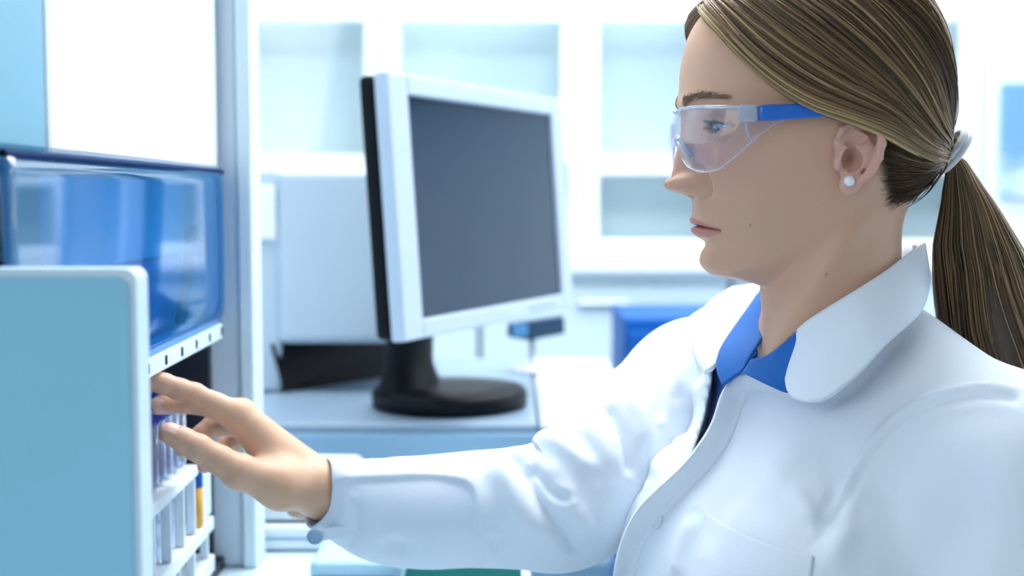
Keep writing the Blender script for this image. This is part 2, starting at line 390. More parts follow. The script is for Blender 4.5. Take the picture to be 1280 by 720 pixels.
# ------------------------------------------------------------------ monitor
C0 = Vector((-.026, 1.796, CZ-.015)); YAW = 1.125; TI = .071; MW = .532; MH = .33
r = empty('monitor', 'white framed flat monitor with dark screen on round black foot', 'monitor', C0)
tilt = empty('x', 'x', 'x'); bpy.data.objects.remove(tilt)
from mathutils import Matrix
RM = Matrix.Rotation(YAW, 4, 'Z') @ Matrix.Rotation(-TI, 4, 'X')   # local x across, z up, -y front
def mon(name, bm, m, parent, smooth=False):
    bm.transform(RM); return bmo(name, bm, m, parent, smooth)
bm = bmesh.new(); t = .034
for q in ((-MW/2, -MW/2+.049, -MH/2, MH/2), (MW/2-.04, MW/2, -MH/2, MH/2), (-MW/2+.049, MW/2-.04, MH/2-.026, MH/2), (-MW/2+.049, MW/2-.04, -MH/2, -MH/2+.024)):
    addbox(bm, q[0], q[1], -.0, .02, q[2], q[3], .003)
bez = mon('bezel', bm, mat('monitor_bezel', (.50, .60, .72), .35), r)
bm = bmesh.new(); addbox(bm, -MW/2+.045, MW/2-.035, .006, .012, -MH/2+.020, MH/2-.022)
SCR = mat('screen_glass', (.016, .036, .068), .10, spec=.7); mon('screen', bm, SCR, r)
bm = bmesh.new(); addbox(bm, -MW/2+.001, MW/2-.001, .0205, .044, -MH/2+.002, MH/2-.002, .008, 3)
mon('back_cover', bm, BLACK, r)
bm = bmesh.new()
for i in range(4): addbox(bm, .10+i*.025, .115+i*.025, -.0015, .0, -MH/2+.009, -MH/2+.015, .001)
mon('button_row', bm, STEEL, bez)
nrm = RM.to_3x3() @ Vector((0, 1, 0)); nf = Vector((nrm.x, nrm.y, 0)).normalized()
bc = Vector((-.090, 1.835, 0)); base_l = Vector((bc.x, bc.y, SZ))-C0
lathe('round_foot', [(.100, 0), (.1115, .004), (.1125, .02), (.108, .027), (.06, .032), (.0, .033)][:-1]+[(.02, .0335)], BLACK, r, 56, base_l)
# neck: tapered lofted column from foot to the back cover
top = RM @ Vector((-.10, .042, -.10)); V = []; n = 24
cs = crom([base_l+Vector((-.056, -.01, .028)), base_l+Vector((-.058, -.01, .05)), base_l+Vector((-.056, -.01, .10)), top], n)
wd = np.interp(np.linspace(0, 1, n), [0, .15, .5, 1], [.062, .047, .042, .036])
ax = Vector((math.cos(YAW), math.sin(YAW), 0))
for c, ww in zip(cs, wd):
    for k in range(20):
        a = 2*PI*k/20; V.append(Vector(c)+ax*(ww*math.cos(a)*1.1)+nf*(ww*.62*math.sin(a)))
mesh_np('neck', V, grid_faces(n, 20, True), BLACK, r)
# small blue and black box on the wall cabinet side of the monitor
r = empty('barcode_reader', 'small blue and black device on a stem behind the monitor corner', 'scanner', (0, 0, 0))
yb = 2.18
a = P(632, 404, yb); b = P(706, 398, yb); hh = .028
bm = bmesh.new()
pts = [(634, 406), (705, 396), (706, 417), (660, 426), (634, 421)]
v1 = [bm.verts.new(P(x, y, yb)) for x, y in pts]; v2 = [bm.verts.new(P(x, y, yb)+Vector((0, .04, 0))) for x, y in pts]
bm.faces.new(v1); bm.faces.new(v2[::-1])
for i in range(5): bm.faces.new((v1[i], v2[i], v2[(i+1) % 5], v1[(i+1) % 5]))
bmesh.ops.recalc_face_normals(bm, faces=bm.faces)
bmesh.ops.bevel(bm, geom=list(bm.edges), offset=.002, segments=2, affect='EDGES')
bmo('body', bm, mat('dark_slate_plastic', (.02, .06, .12), .4), r)
c = P(651, 413, yb); box('blue_window', c.x-.014, c.x+.012, yb-.003, yb, c.z-.011, c.z+.011, mat('blue_window', (.10, .32, .62), .25), r, bev=.002)
lathe('stem', [(.035, 0), (.035, .006), (.006, .012), (.006, c.z-SZ-.014)], INST2, r, 20, (c.x+.02, yb+.02, SZ))
# ------------------------------------------------------------------ analyser at the left
AY = .02; AX = -.28
an = empty('analyser', 'tall white analyser with blue tinted hood and open front', 'analyser', (AX, 0, BT), AY)
def zl(z): return z-BT       # world height to analyser height
ZH = CZ+.026; ZLIP = CZ-.134
UPW = mat('upper_housing_white', (.93, .96, .97), .4)
box('upper_housing', -.5, 0, .826, 1.345, zl(ZH), zl(1.95), UPW, an, bev=.004)
box('upper_side_panel', -.5, -.001, .60, .824, zl(ZH), zl(1.95), mat('steel_blue_panel', (.20, .45, .60), .4), an, bev=.004)
# housing floor, back, interior
box('rear_housing', -.52, -.30, .728, 1.40, .004, zl(ZH)-.002, INST2, an)
box('base_plate', -.30, -.002, .74, 1.40, 0, .012, DARK, an, bev=.001)
for x in (-.48, -.05):
    for y in (.66, 1.3): pass
# far jamb of the opening and pillar
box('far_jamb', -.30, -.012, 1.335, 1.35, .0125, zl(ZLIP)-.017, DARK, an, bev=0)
box('inner_rail', -.15, -.095, 1.30, 1.3345, .0125, zl(ZLIP)-.018, SLATE, an, bev=.003)
x1 = .03
bm = bmesh.new(); addbox(bm, -.30, x1-.012, 1.352, 1.40, .0, zl(1.95), .004); bmo('pillar', bm, mat('pillar_blue', (.70, .83, .93), .4), an)
bm = bmesh.new(); addbox(bm, x1-.0115, x1+.004, 1.345, 1.40, .0, zl(1.95), .003); bmo('pillar_trim', bm, PANELW, an)
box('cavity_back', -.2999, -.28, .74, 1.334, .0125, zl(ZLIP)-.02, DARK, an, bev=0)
# ledge under the hood with tick marks
lp = box('ledge', -.06, .004, .78, 1.3345, zl(ZLIP)-.0165, zl(ZLIP), PANELW, an, bev=.002)
for i in range(9): box('tick_mark', .0041, .0052, .86+i*.058, .8635+i*.058, zl(ZLIP)-.012, zl(ZLIP)-.004, NAVY, lp, bev=0)
# tinted hood: curved sheet with depth
HB = clear_mat('blue_tinted_hood', (.30, .72, .95), .05, .04, .34, (.01, .36, .74), .13)
nu, nv = 14, 40; V = []
for i in range(nu):
    t = i/(nu-1); z = zl(ZH)-.004-t*(ZH-ZLIP-.005)
    bul = .004+.0008*math.sin(PI*t)-.006*sm(.9, 1, t)
    for j in range(nv):
        s = j/(nv-1); y = .728+s*(1.343-.728)
        e = min(1, (1-s)/.03); xx = bul*(1-(1-e)**2)-.006*(1-e)
        V.append((xx, y, z))
hd = sheet('hood', V, nu, nv, .004, HB, an)
tubes('hood_edge', [[(.006, .728, zl(ZH)-.003), (.006, .9, zl(ZH)-.003), (.006, 1.1, zl(ZH)-.003), (.004, 1.34, zl(ZH)-.003)]], .0027, NAVY, hd, 8)
# parts seen through the hood; the pale box stands in for its reflected band
IB = mat('pale_reflection', (.60, .80, .92), .35); DB = mat('blue_inner_part', (.01, .20, .58), .3)
box('reflection_band', -.045, -.03, .93, 1.315, zl(ZH)-.085, zl(ZH)-.012, IB, an)
box('inner_wall_near', -.10, -.085, .730, .915, zl(ZH)-.15, zl(ZH)-.004, mat('dark_teal_part', (.01, .16, .34), .3), an)
box('inner_block', -.16, -.029, .80, 1.32, zl(ZLIP)+.001, zl(ZLIP)+.075, DB, an, bev=.01)
bm = bmesh.new(); addbox(bm, -.028, -.016, .93, 1.10, 0, .012, .004); bm.transform(Matrix.Translation((0, 0, zl(ZLIP)+.03))); bmo('inner_rail', bm, INST2, an)
tubes('inner_arm', [[(-.018, 1.24, zl(ZLIP)+.01), (-.018, 1.27, zl(ZLIP)+.05), (-.018, 1.30, zl(ZLIP)+.10)]], .006, NAVY, an, 10)
# side panel that stands out toward the camera
r = empty('side_panel', 'pale blue side panel with rounded corner nearest the camera', 'panel', (0, 0, 0))
c = P(170, 336, .70); 
def rpanel(name, y0, y1, inset, m, parent):
    bm = bmesh.new(); R = .0065; n = 8; xr = c.x-inset; zt = c.z-inset; pts = [(-.75, BT), (xr, BT)]
    for k in range(n+1):
        a = k/n*PI/2; pts.append((xr-R+R*math.cos(a), zt-R+R*math.sin(a)))
    pts.append((-.75, zt))
    f = [bm.verts.new((x, y0, z)) for x, z in pts]; b = [bm.verts.new((x, y1, z)) for x, z in pts]; k = len(pts)
    bm.faces.new(f); bm.faces.new(b[::-1])
    for i in range(k): bm.faces.new((f[i], b[i], b[(i+1) % k], f[(i+1) % k]))
    bmesh.ops.recalc_face_normals(bm, faces=bm.faces)
    es = [e for e in bm.edges if e.verts[0].co.y == e.verts[1].co.y == y0]
    bmesh.ops.bevel(bm, geom=es, offset=.0018, segments=2, affect='EDGES')
    return bmo(name, bm, m, parent)
rpanel('rim', .700, .722, 0, PANELW, r); rpanel('face', .6975, .6999, .0045, PANEL, r)
# ------------------------------------------------------------------ tube rack and tubes
ZR = CZ-.262
def AW(x, y, z): return Vector((AX, 0, 0))+Matrix.Rotation(AY, 3, 'Z') @ Vector((x, y, 0))+Vector((0, 0, z))
rk = empty('tube_rack', 'white frosted tube rack with two rails inside the analyser', 'rack', (AX, 0, BT), AY)
FRO = mat('frosted_white_plastic', (.78, .87, .95), .3)
CLR = clear_mat('frosted_clear_plastic', (.72, .84, .96), .06, .1, .4, (.6, .78, .95), .35)
box('upper_rail', -.115, -.001, .96, 1.232, zl(ZR)-.011, zl(ZR), FRO, rk, bev=.002)
box('lower_rail', -.115, -.001, .96, 1.30, zl(ZR)-.082, zl(ZR)-.068, FRO, rk, bev=.002)
box('bottom_rail', -.115, -.001, .96, 1.30, .0125, .03, FRO, rk, bev=.002)
for y in (.97, 1.022, 1.075, 1.13, 1.18, 1.225): box('upper_divider', -.012, -.003, y-.002, y+.002, zl(ZR)-.0675, zl(ZR)-.0115, FRO, rk, bev=.001)
for y in (.98, 1.04, 1.10, 1.16, 1.22, 1.28): box('lower_divider', -.012, -.003, y-.002, y+.002, .0305, zl(ZR)-.0825, FRO, rk, bev=.001)
box('front_sheet', -.0165, -.0145, .965, 1.228, zl(ZR)-.067, zl(ZR)-.012, CLR, rk, bev=0)
# tubes
TC = clear_mat('clear_tube', (.80, .88, .97), .10, .03, .7, (.55, .66, .85), .22); CAP = mat('royal_blue_cap', (.012, .06, .60), .28, coat=.4); DCAP = mat('navy_cap', (.02, .03, .22), .3)
LIQ = clear_mat('serum', (.55, .60, .80), .04, .1, .3, (.35, .42, .70), .45)
tb = empty('sample_tube', '', 'tube', (0, 0, 0), 0, 'blue capped sample tubes in the rack')
lathe('glass', [(.002, .0008), (.005, .002), (.0068, .006), (.0070, .012), (.0070, .070)], TC, tb, 20)
lathe('liquid', [(.002, .003), (.0050, .006), (.0055, .012), (.0055, .040)], LIQ, tb, 16)
cp = lathe('cap', [(.0072, .060), (.0082, .0605), (.0082, .076), (.0070, .0785), (.0045, .079), (.004, .077)], CAP, tb, 20)
tubes('grip_ridge', [[(.0083*math.cos(a), .0083*math.sin(a), z) for z in (.062, .068, .075)] for a in np.linspace(0, 2*PI, 14, endpoint=False)], .0006, DCAP, cp, 4)
word = ['nearest the camera', 'second from the camera', 'third from the camera', 'fourth from the camera, beside the thumb', 'fifth from the camera', 'sixth from the camera', 'seventh from the camera', 'farthest from the camera']
first = True; spots = []
for row, x in enumerate((-.016, -.042, -.068)):
    for i in range(8):
        spots.append((row, i, x, 1.035+i*.0262))
rn = ['front row', 'middle row', 'rear row']
for row, i, x, y in spots:
    p = AW(x, y, ZR+.0002); lab = f'clear blue capped sample tube in the {rn[row]}, {word[i]}'
    if first: tb.location = p; tb['label'] = lab; first = False
    else: dup(tb, p, lab)
# white sample cups at the far end of the lower rail, one amber strip
cu = empty('sample_cup', '', 'cup', (0, 0, 0), 0, 'white square sample cups on the lower rail')
bm = bmesh.new(); addbox(bm, -.018, .018, -.02, .02, 0, .052, .004, 3)
for f in [f for f in bm.faces if f.normal.z > .9 and f.calc_area() > 3e-4]:
    q = bmesh.ops.inset_individual(bm, faces=[f], thickness=.003); bmesh.ops.translate(bm, verts=f.verts, vec=(0, 0, -.044))
bmo('cup_wall', bm, FRO, cu)
box('cup_liquid', -.0145, .0145, -.0165, .0165, .0082, .03, CLR, cu, bev=0)
for k, (x, y, l) in enumerate(((-.022, 1.284, 'white square sample cup at the far end of the lower rail'), (-.066, 1.284, 'white square sample cup behind the far end cup'))):
    p = AW(x, y, ZR-.0678)
    if k == 0: cu.location = p; cu['label'] = l; cu.rotation_euler = (0, 0, AY)
    else: dup(cu, p, l)
p = AW(-.008, 1.2525, ZR-.0675)
r = empty('reagent_vial', 'thin amber capped vial standing beside the white cups', 'vial', p)
AMB = mat('amber_plastic', (.72, .36, .03), .35)
lathe('vial_body', [(.003, 0), (.0062, .001), (.0062, .040)], AMB, r, 16); lathe('vial_cap', [(.0064, .0402), (.0064, .058), (.005, .060)], BLUEC, r, 16)
# ------------------------------------------------------------------ things on the bench below the hand
def tray(name, x0, x1, y0, y1, z0, h, m, label, cat, lid=None, group=None):
    r = empty(name, label, cat, ((x0+x1)/2, (y0+y1)/2, z0), 0, group); hx, hy = (x1-x0)/2, (y1-y0)/2
    bm = bmesh.new(); addbox(bm, -hx, hx, -hy, hy, 0, h, min(.008, h*.3), 3)
    for f in [f for f in bm.faces if f.normal.z > .9 and f.calc_area() > hx*hy]:
        bmesh.ops.inset_individual(bm, faces=[f], thickness=.012); bmesh.ops.translate(bm, verts=f.verts, vec=(0, 0, -.006))
    bmo('shell', bm, m, r)
    bm = bmesh.new(); addbox(bm, -hx+.004, hx-.004, -hy-.0016, -hy+.0002, h*.45, h*.53, 0); bmo('seam', bm, SLATE, r)
    return r
a = P(312, 640, 1.50); b = P(432, 640, 1.50)
tray('storage_box', a.x, b.x+.01, 1.42, 1.60, BT+.0312, .042, INST2, 'white flat box on top of its stack below her wrist', 'box', group='flat white boxes stacked on the bench')
tray('storage_box', a.x-.004, b.x+.018, 1.41, 1.61, BT, .031, INST2, 'white flat box at the bottom of the stack below her wrist', 'box', group='flat white boxes stacked on the bench')
a = P(392, 706, 1.30); b = P(470, 706, 1.30)
tray('sample_tray', a.x, b.x+.03, 1.27, 1.39, BT, .030, mat('ice_blue_plastic', (.45, .70, .85), .3), 'ice blue rounded tray under the coat sleeve', 'tray')
a = P(478, 710, 1.26); b = P(740, 710, 1.26)
rr = empty('cutting_mat', 'dark green bench mat under her elbow', 'mat', ((a.x+.0)/2, 1.25, BT))
MATG = mat('dark_green_rubber', (.002, .07, .07), .85, spec=.08)
box('mat_sheet', a.x/2, -a.x/2+.01, -.1, .12, .0002, .004, MATG, rr, bev=.001)
# ------------------------------------------------------------------ the woman: head
O = np.array(P(1030, 200, 1.0)); PSI = math.radians(3.3)
Fd = np.array([-math.cos(PSI), -math.sin(PSI), 0]); Ld = np.array([math.sin(PSI), -math.cos(PSI), 0]); Ud = np.array([0, 0, 1.])
def H2W(q): q = np.asarray(q, float); return O+q[..., 0:1]*Fd+q[..., 1:2]*Ld+q[..., 2:3]*Ud
def W2H(p): d = np.asarray(p, float)-O; return np.stack([d@Fd, d@Ld, d@Ud], -1)
wg = np.linspace(-.24, .1412, 1600)
def tab(ws, vs, s=.003):
    y = np.interp(wg, ws, vs); k = int(4*s/(wg[1]-wg[0])); x = np.arange(-k, k+1)*(wg[1]-wg[0]); K = np.exp(-.5*(x/s)**2); K /= K.sum()
    return np.convolve(np.pad(y, k, 'edge'), K, 'valid')
CR = .0905
def cran(A, n): t = np.clip((wg-.05)/CR, 0, .99999); return A*(1-t**n)**(1/n)
f_lo = tab([-.24, -.105, -.098, -.094, -.0895, -.084, -.078, -.071, -.064, -.050, -.040, -.028, -.02, -.01, 0, .01, .02, .03, .042, .05, .06],
           [.045, .05, .062, .077, .0870, .0925, .0950, .0945, .0925, .0980, .1005, .1020, .1025, .1030, .104, .105, .107, .110, .1140, .1130, .1130], .0022)
fF = np.where(wg > .05, cran(.1130, 2.7), f_lo); 
sS = np.where(wg > .05, cran(.0745, 2.5), tab([-.24, -.10, -.08, -.06, -.04, -.02, 0, .03, .05, .06], [.04, .042, .0485, .0535, .0590, .0630, .0665, .0705, .0745, .0745], .006))
bB = np.where(wg > .05, cran(.084, 2.4), tab([-.24, -.06, -.03, 0, .05, .06], [.06, .066, .076, .082, .084, .084], .006))
nF = tab([-.24, -.10, -.08, -.06, -.03, 0, .05, .1412], [1.75, 1.75, 1.82, 1.95, 2.08, 2.15, 2.25, 2.1], .006)
nkF = tab([-.24, -.185, -.168, -.15, -.12, -.096, .1412], [.040, .040, .042, .0480, .0465, .0475, .0475], .006)
nkB = tab([-.24, -.16, -.12, -.08, -.03, .1412], [.066, .066, .064, .060, .060, .062], .008)
nkS = tab([-.24, -.145, -.12, -.09, .1412], [.048, .052, .0555, .0545, .0545], .006)
I_ = lambda T, w: np.interp(w, wg, T)
def sup(th, a, s, b, n):
    c, q = np.cos(th), np.abs(np.sin(th)); f = np.where(c > 0, a, b)
    return ((np.abs(c)/f)**n+(q/s)**n)**(-1/n)
def RB(th, w):
    """radius of head and neck round the vertical axis"""
    face = sup(th, I_(fF, w), I_(sS, w), I_(bB, w), np.where(np.cos(th) > 0, I_(nF, w), 2.1))
    neck = sup(th, I_(nkF, w), I_(nkS, w), I_(nkB, w), 2.0)
    a = np.abs(np.degrees((th+PI) % (2*PI)-PI))
    wj = np.interp(a, [0, 12, 28, 50, 72, 92, 112, 180], [-.0945, -.0935, -.088, -.0765, -.064, -.043, -.030, -.030])
    h = np.interp(a, [0, 20, 45, 70, 95, 120, 180], [.006, .007, .010, .013, .018, .026, .03])
    t = sm(-1, 1, (w-wj)/h); return neck+(face-neck)*np.where(w > .05, 1, t)
EU, EV, EW = .0822, .0315, .0235; RE = .0122; RL = .0136
_nz = tab([-.24, -.0320, -.0285, -.0258, -.0225, -.0180, -.0135, -.009, -.002, .005, .013, .021, .028, .035, .042, .1412], [0, 0, .0030, .0105, .0148, .0161, .0162, .0156, .0140, .0118, .0090, .0062, .0040, .0015, 0, 0], .0016)
nz_h = lambda w: I_(_nz, w)
def sculpt(v, w, base):
    """face relief as forward displacement; returns u, colour masks"""
    av = np.abs(v); u = base.copy()
    u -= .0115*ga(av-.030, .0175)*ga(w-.0225, .013)                      # sockets
    u += .0022*ga(av-.026, .022)*ga(w-.043-.04*(.03-av)*0, .007)          # brow ridge
    u += .0026*ga(av-.043, .018)*ga(w+.004, .017)                         # cheek
    sg = np.interp(w, [-.03, -.022, -.012, .0, .014, .027, .04], [.0125, .0132, .0112, .0092, .0082, .0085, .010])
    u += nz_h(w)*np.exp(-(av/sg)**2.4)
    u += .0122*np.exp(-(np.hypot((av-.0125)/.0076, (w+.0190)/.0080))**3.6)  # wings
    u += .0009*ga(av, .007)*ga(w+.0165, .007)
    d = np.hypot((av-.0135)/1.0, (w+.0185)/1.05); u -= .0042*np.exp(-((d-.0108)/.0026)**2)*sm(.010, .016, av)*sm(-.033, -.024, w)  # wing crease
    nost = np.exp(-(((av-.0072)/.0036)**2+((w+.0272)/.0020)**2)); u -= .0045*nost
    u -= .0012*ga(av, .0032)*ga(w+.036, .006)                              # philtrum
    u -= .0016*ga(av-.026-.25*(-.028-w), .006)*ga(w+.036, .012)            # nasolabial
    # lips
    wm = -.0503-.0038*(av/.025)**1.6; tp = np.clip(1-(av/.0240)**2.2, 0, 1)
    hu = (.0056-.0010*ga(av, .003)+.0005*ga(av-.005, .003))*tp**.6+1e-5; hl = .0094*tp**.55+1e-5
    tu = (w-wm)/hu; tl = (wm-w)/hl
    bu = np.where((tu > 0) & (tu < 1.6), np.sin(PI*np.clip(tu/1.6, 0, 1)**.55), 0)
    bl = np.where((tl > 0) & (tl < 1.35), np.sin(PI*np.clip(tl/1.35, 0, 1)**.75), 0)
    u += .0026*ga(w+.049, .016)*ga(av, .026)                               # muzzle
    u += (.0034*bu+.0052*bl)*tp**.7
    u -= .0034*np.exp(-((w-wm)/.0012)**2)*tp**.4+.0022*np.exp(-((av-.0240)/.003)**2-((w-wm)/.003)**2)
    u -= .0022*ga(av, .016)*ga(w+.0655, .0045)
    u += .0024*ga(av, .015)*ga(w+.080, .009)                               # chin
    lip = sm(-.06, .06, tu)*sm(1.08, .92, tu)+sm(-.06, .06, tl)*sm(1.06, .9, tl); lip = np.clip(lip, 0, 1)*(tp > .02)
    # lids
    r2 = (av-EV)**2+(w-EW)**2
    lid = EU+np.sqrt(np.clip(RL**2-r2, 0, None)); k = .0028
    inb = r2 < RL**2*.98; sme = np.where(inb, smax(u, lid, k), u)
    fall = sm(1.0, .80, np.sqrt(r2)/RL); u = np.where(inb, u+(sme-u)*fall, u)
    u -= .0011*np.exp(-((w-(EW+.0082-.5*(av-EV)**2/.02))/.0011)**2)*ga(av-EV, .012)   # lid crease
    q = (av-EV)/.0140; up = EW+.0047*(1-np.abs(q)**2.1)+.0006*q; dn = EW-.0056*(1-np.abs(q)**2.2)+.0006*q
    op = sm(0, .0005, up-w)*sm(0, .0005, w-dn)*(np.abs(q) < 1)
    ball = EU+np.sqrt(np.clip(RE**2-r2, 0, None))-.0022
    u = u*(1-op)+np.minimum(u, ball)*op
    line = np.exp(-((w-up)/.0009)**2)*(np.abs(q) < 1.02)
    return u, lip, nost, line, op
def surf(th, w):
    R = RB(th, w); u = R*np.cos(th); v = R*np.sin(th); wt = sm(.15, .45, np.cos(th))
    un, lip, nost, line, op = sculpt(v, w, u); return u+(un-u)*wt, v, lip*wt, nost*wt, line*wt, op*wt
# grid: fine over the near half of the face
a1 = np.degrees(np.cumsum(np.r_[0, np.interp(np.linspace(-PI, PI, 900), np.radians([-180, -80, -40, 0, 60, 100, 180]), [3, 2.2, 1, .7, .7, 1.6, 3])]))
a1 = (a1/a1[-1]*360-180)[:-1]; TH1 = np.radians(a1); nt_ = len(TH1)
ws = np.r_[np.linspace(-.163, -.11, 50, endpoint=False), np.linspace(-.11, .05, 400, endpoint=False), .05+CR*np.sin(np.linspace(0, PI/2*.985, 140))]
Tg, Wg = np.meshgrid(TH1, ws)
U, Vv, LIP, NOS, LIN, OPN = surf(Tg, Wg)
# neck muscle and throat
Dn = np.abs(np.degrees(Tg)); 
line_th = np.interp(Wg, [-.16, -.03], [22, 112])
rid = .0045*ga(Dn-line_th, 13)*sm(-.03, -.06, Wg)*sm(-.165, -.14, Wg)
hollow = -.003*ga(Dn-line_th+26, 14)*sm(-.09, -.12, Wg)
rr_ = 1+(rid+hollow)/.055; U *= rr_; Vv *= rr_
HV = H2W(np.stack([U, Vv, Wg], -1)).reshape(-1, 3); HF = grid_faces(len(ws), nt_, True)
base = np.array([.64, .380, .258]); c = np.tile(base, (HV.shape[0], 1)).reshape(len(ws), nt_, 3)
def blend(c, m, col): return c+(np.array(col)-c)*m[..., None]
c = blend(c, .30*ga(np.abs(Vv)-.045, .022)*ga(Wg+.005, .022), (.68, .36, .29)); c = blend(c, .35*ga(Vv, .016)*ga(Wg+.016, .014)*(U > .1), (.66, .33, .27))
c = blend(c, .95*LIP*(1-.35*sm(.008, .024, np.abs(Vv))), (.52, .21, .185)); c = blend(c, .55*LIP*np.exp(-((Wg-(-.0503-.0038*(np.abs(Vv)/.025)**1.6))/.0011)**2), (.16, .05, .05)); c = blend(c, .7*np.clip(NOS, 0, 1), (.16, .06, .045)); c = blend(c, .75*LIN, (.10, .06, .05)); c = blend(c, OPN*.6, (.35, .15, .13))
c = blend(c, .22*ga(np.abs(Vv)-.032, .02)*ga(Wg-.030, .012)*(U > 0), (.46, .27, .22))
for (mx, my, mr) in ((1033, 343, .0011), (938, 281, .0008)):
    X, Y_ = proj(HV); d = np.hypot(X-mx, Y_-my).reshape(len(ws), nt_)/1600; c = blend(c, .7*np.exp(-(d/mr)**2)*(Vv > 0), (.22, .12, .09))
HC = c.reshape(-1, 3)
# ear by distance field, local axes: a = back along the head, b = up, n = outward
def ear(side):
    g = G((-.030, -.042, -.012), (.030, .040, .020), .0006)
    ce = [(0.004, -.006, 0), (-.004, .004, .0), (.0, .016, .001), (.008, .024, .003), (.016, .024, .006), (.021, .014, .0085), (.0205, .002, .009), (.016, -.009, .008), (.0095, -.018, .006), (.002, -.0215, .004)]
    hel = [(-.006, .0035, .003), (-.009, .012, .004), (-.006, .022, .005), (.003, .0285, .006), (.013, .0285, .008), (.0205, .021, .0105), (.0225, .010, .0115), (.0215, -.001, .0115), (.017, -.011, .010), (.011, -.018, .0085)]
    f = g.ell((.008, .004, .003), (.0165, .0255, .0038), [(1, 0, 0), (0, 1, 0), (0, 0, 1)])
    for a, b in zip(hel, hel[1:]): f = smin(f, g.cap(a, b, .0030, .0030), .0022)
    f = smin(f, g.ell((.0035, -.021, .0055), (.0075, .0085, .0036)), .004)
    anti = [(.006, -.011, .007), (.0125, -.004, .0085), (.0135, .006, .008), (.010, .015, .007), (.004, .021, .006)]
    for a, b in zip(anti, anti[1:]): f = smin(f, g.cap(a, b, .0026), .0025)
    f = smin(f, g.ell((-.006, -.004, .0055), (.0042, .0062, .0040)), .004)      # tragus
    f = smin(f, g.ell((.005, -.012, .0065), (.0048, .0035, .0035)), .003)
    f = smin(f, g.cap((-.002, .002, -.010), (.006, .004, .002), .011, .013), .006)   # root
    f = smax(f, -g.ell((.0035, -.001, .0085), (.0078, .0105, .0078)), .002)      # concha
    f = smax(f, -g.ell((.004, .0125, .0095), (.0075, .0055, .0045)), .002)
    V, F = nets(g, f); V = relax(V, F, 3)
    dd = np.hypot(V[:, 0]-.0022, (V[:, 1]+.001)*.8); cc = np.tile([.64, .37, .29], (len(V), 1)); dk = np.exp(-(dd/.0050)**2)*sm(.008, .002, V[:, 2]); cc += (np.array([.26, .09, .065])-cc)*(.75*dk)[:, None]
    cc += (np.array([.68, .33, .27])-cc)*(.4*sm(.006, .011, V[:, 2]))[:, None]
    fl = math.radians(17); back = np.array([-math.cos(fl), math.sin(fl), 0]); out = np.array([math.sin(fl), math.cos(fl), 0]); upv = np.array([-.10, 0, 1.]); upv /= np.linalg.norm(upv)
    c0 = np.array([.003, .0675, .000])
    Q = c0+V[:, :1]*back*.98+V[:, 1:2]*upv*.93+V[:, 2:]*out
    if side < 0: Q = Q*np.array([1, -1, 1]); F = F[:, ::-1]
    return H2W(Q), F, cc
E1 = ear(1); E2 = ear(-1)
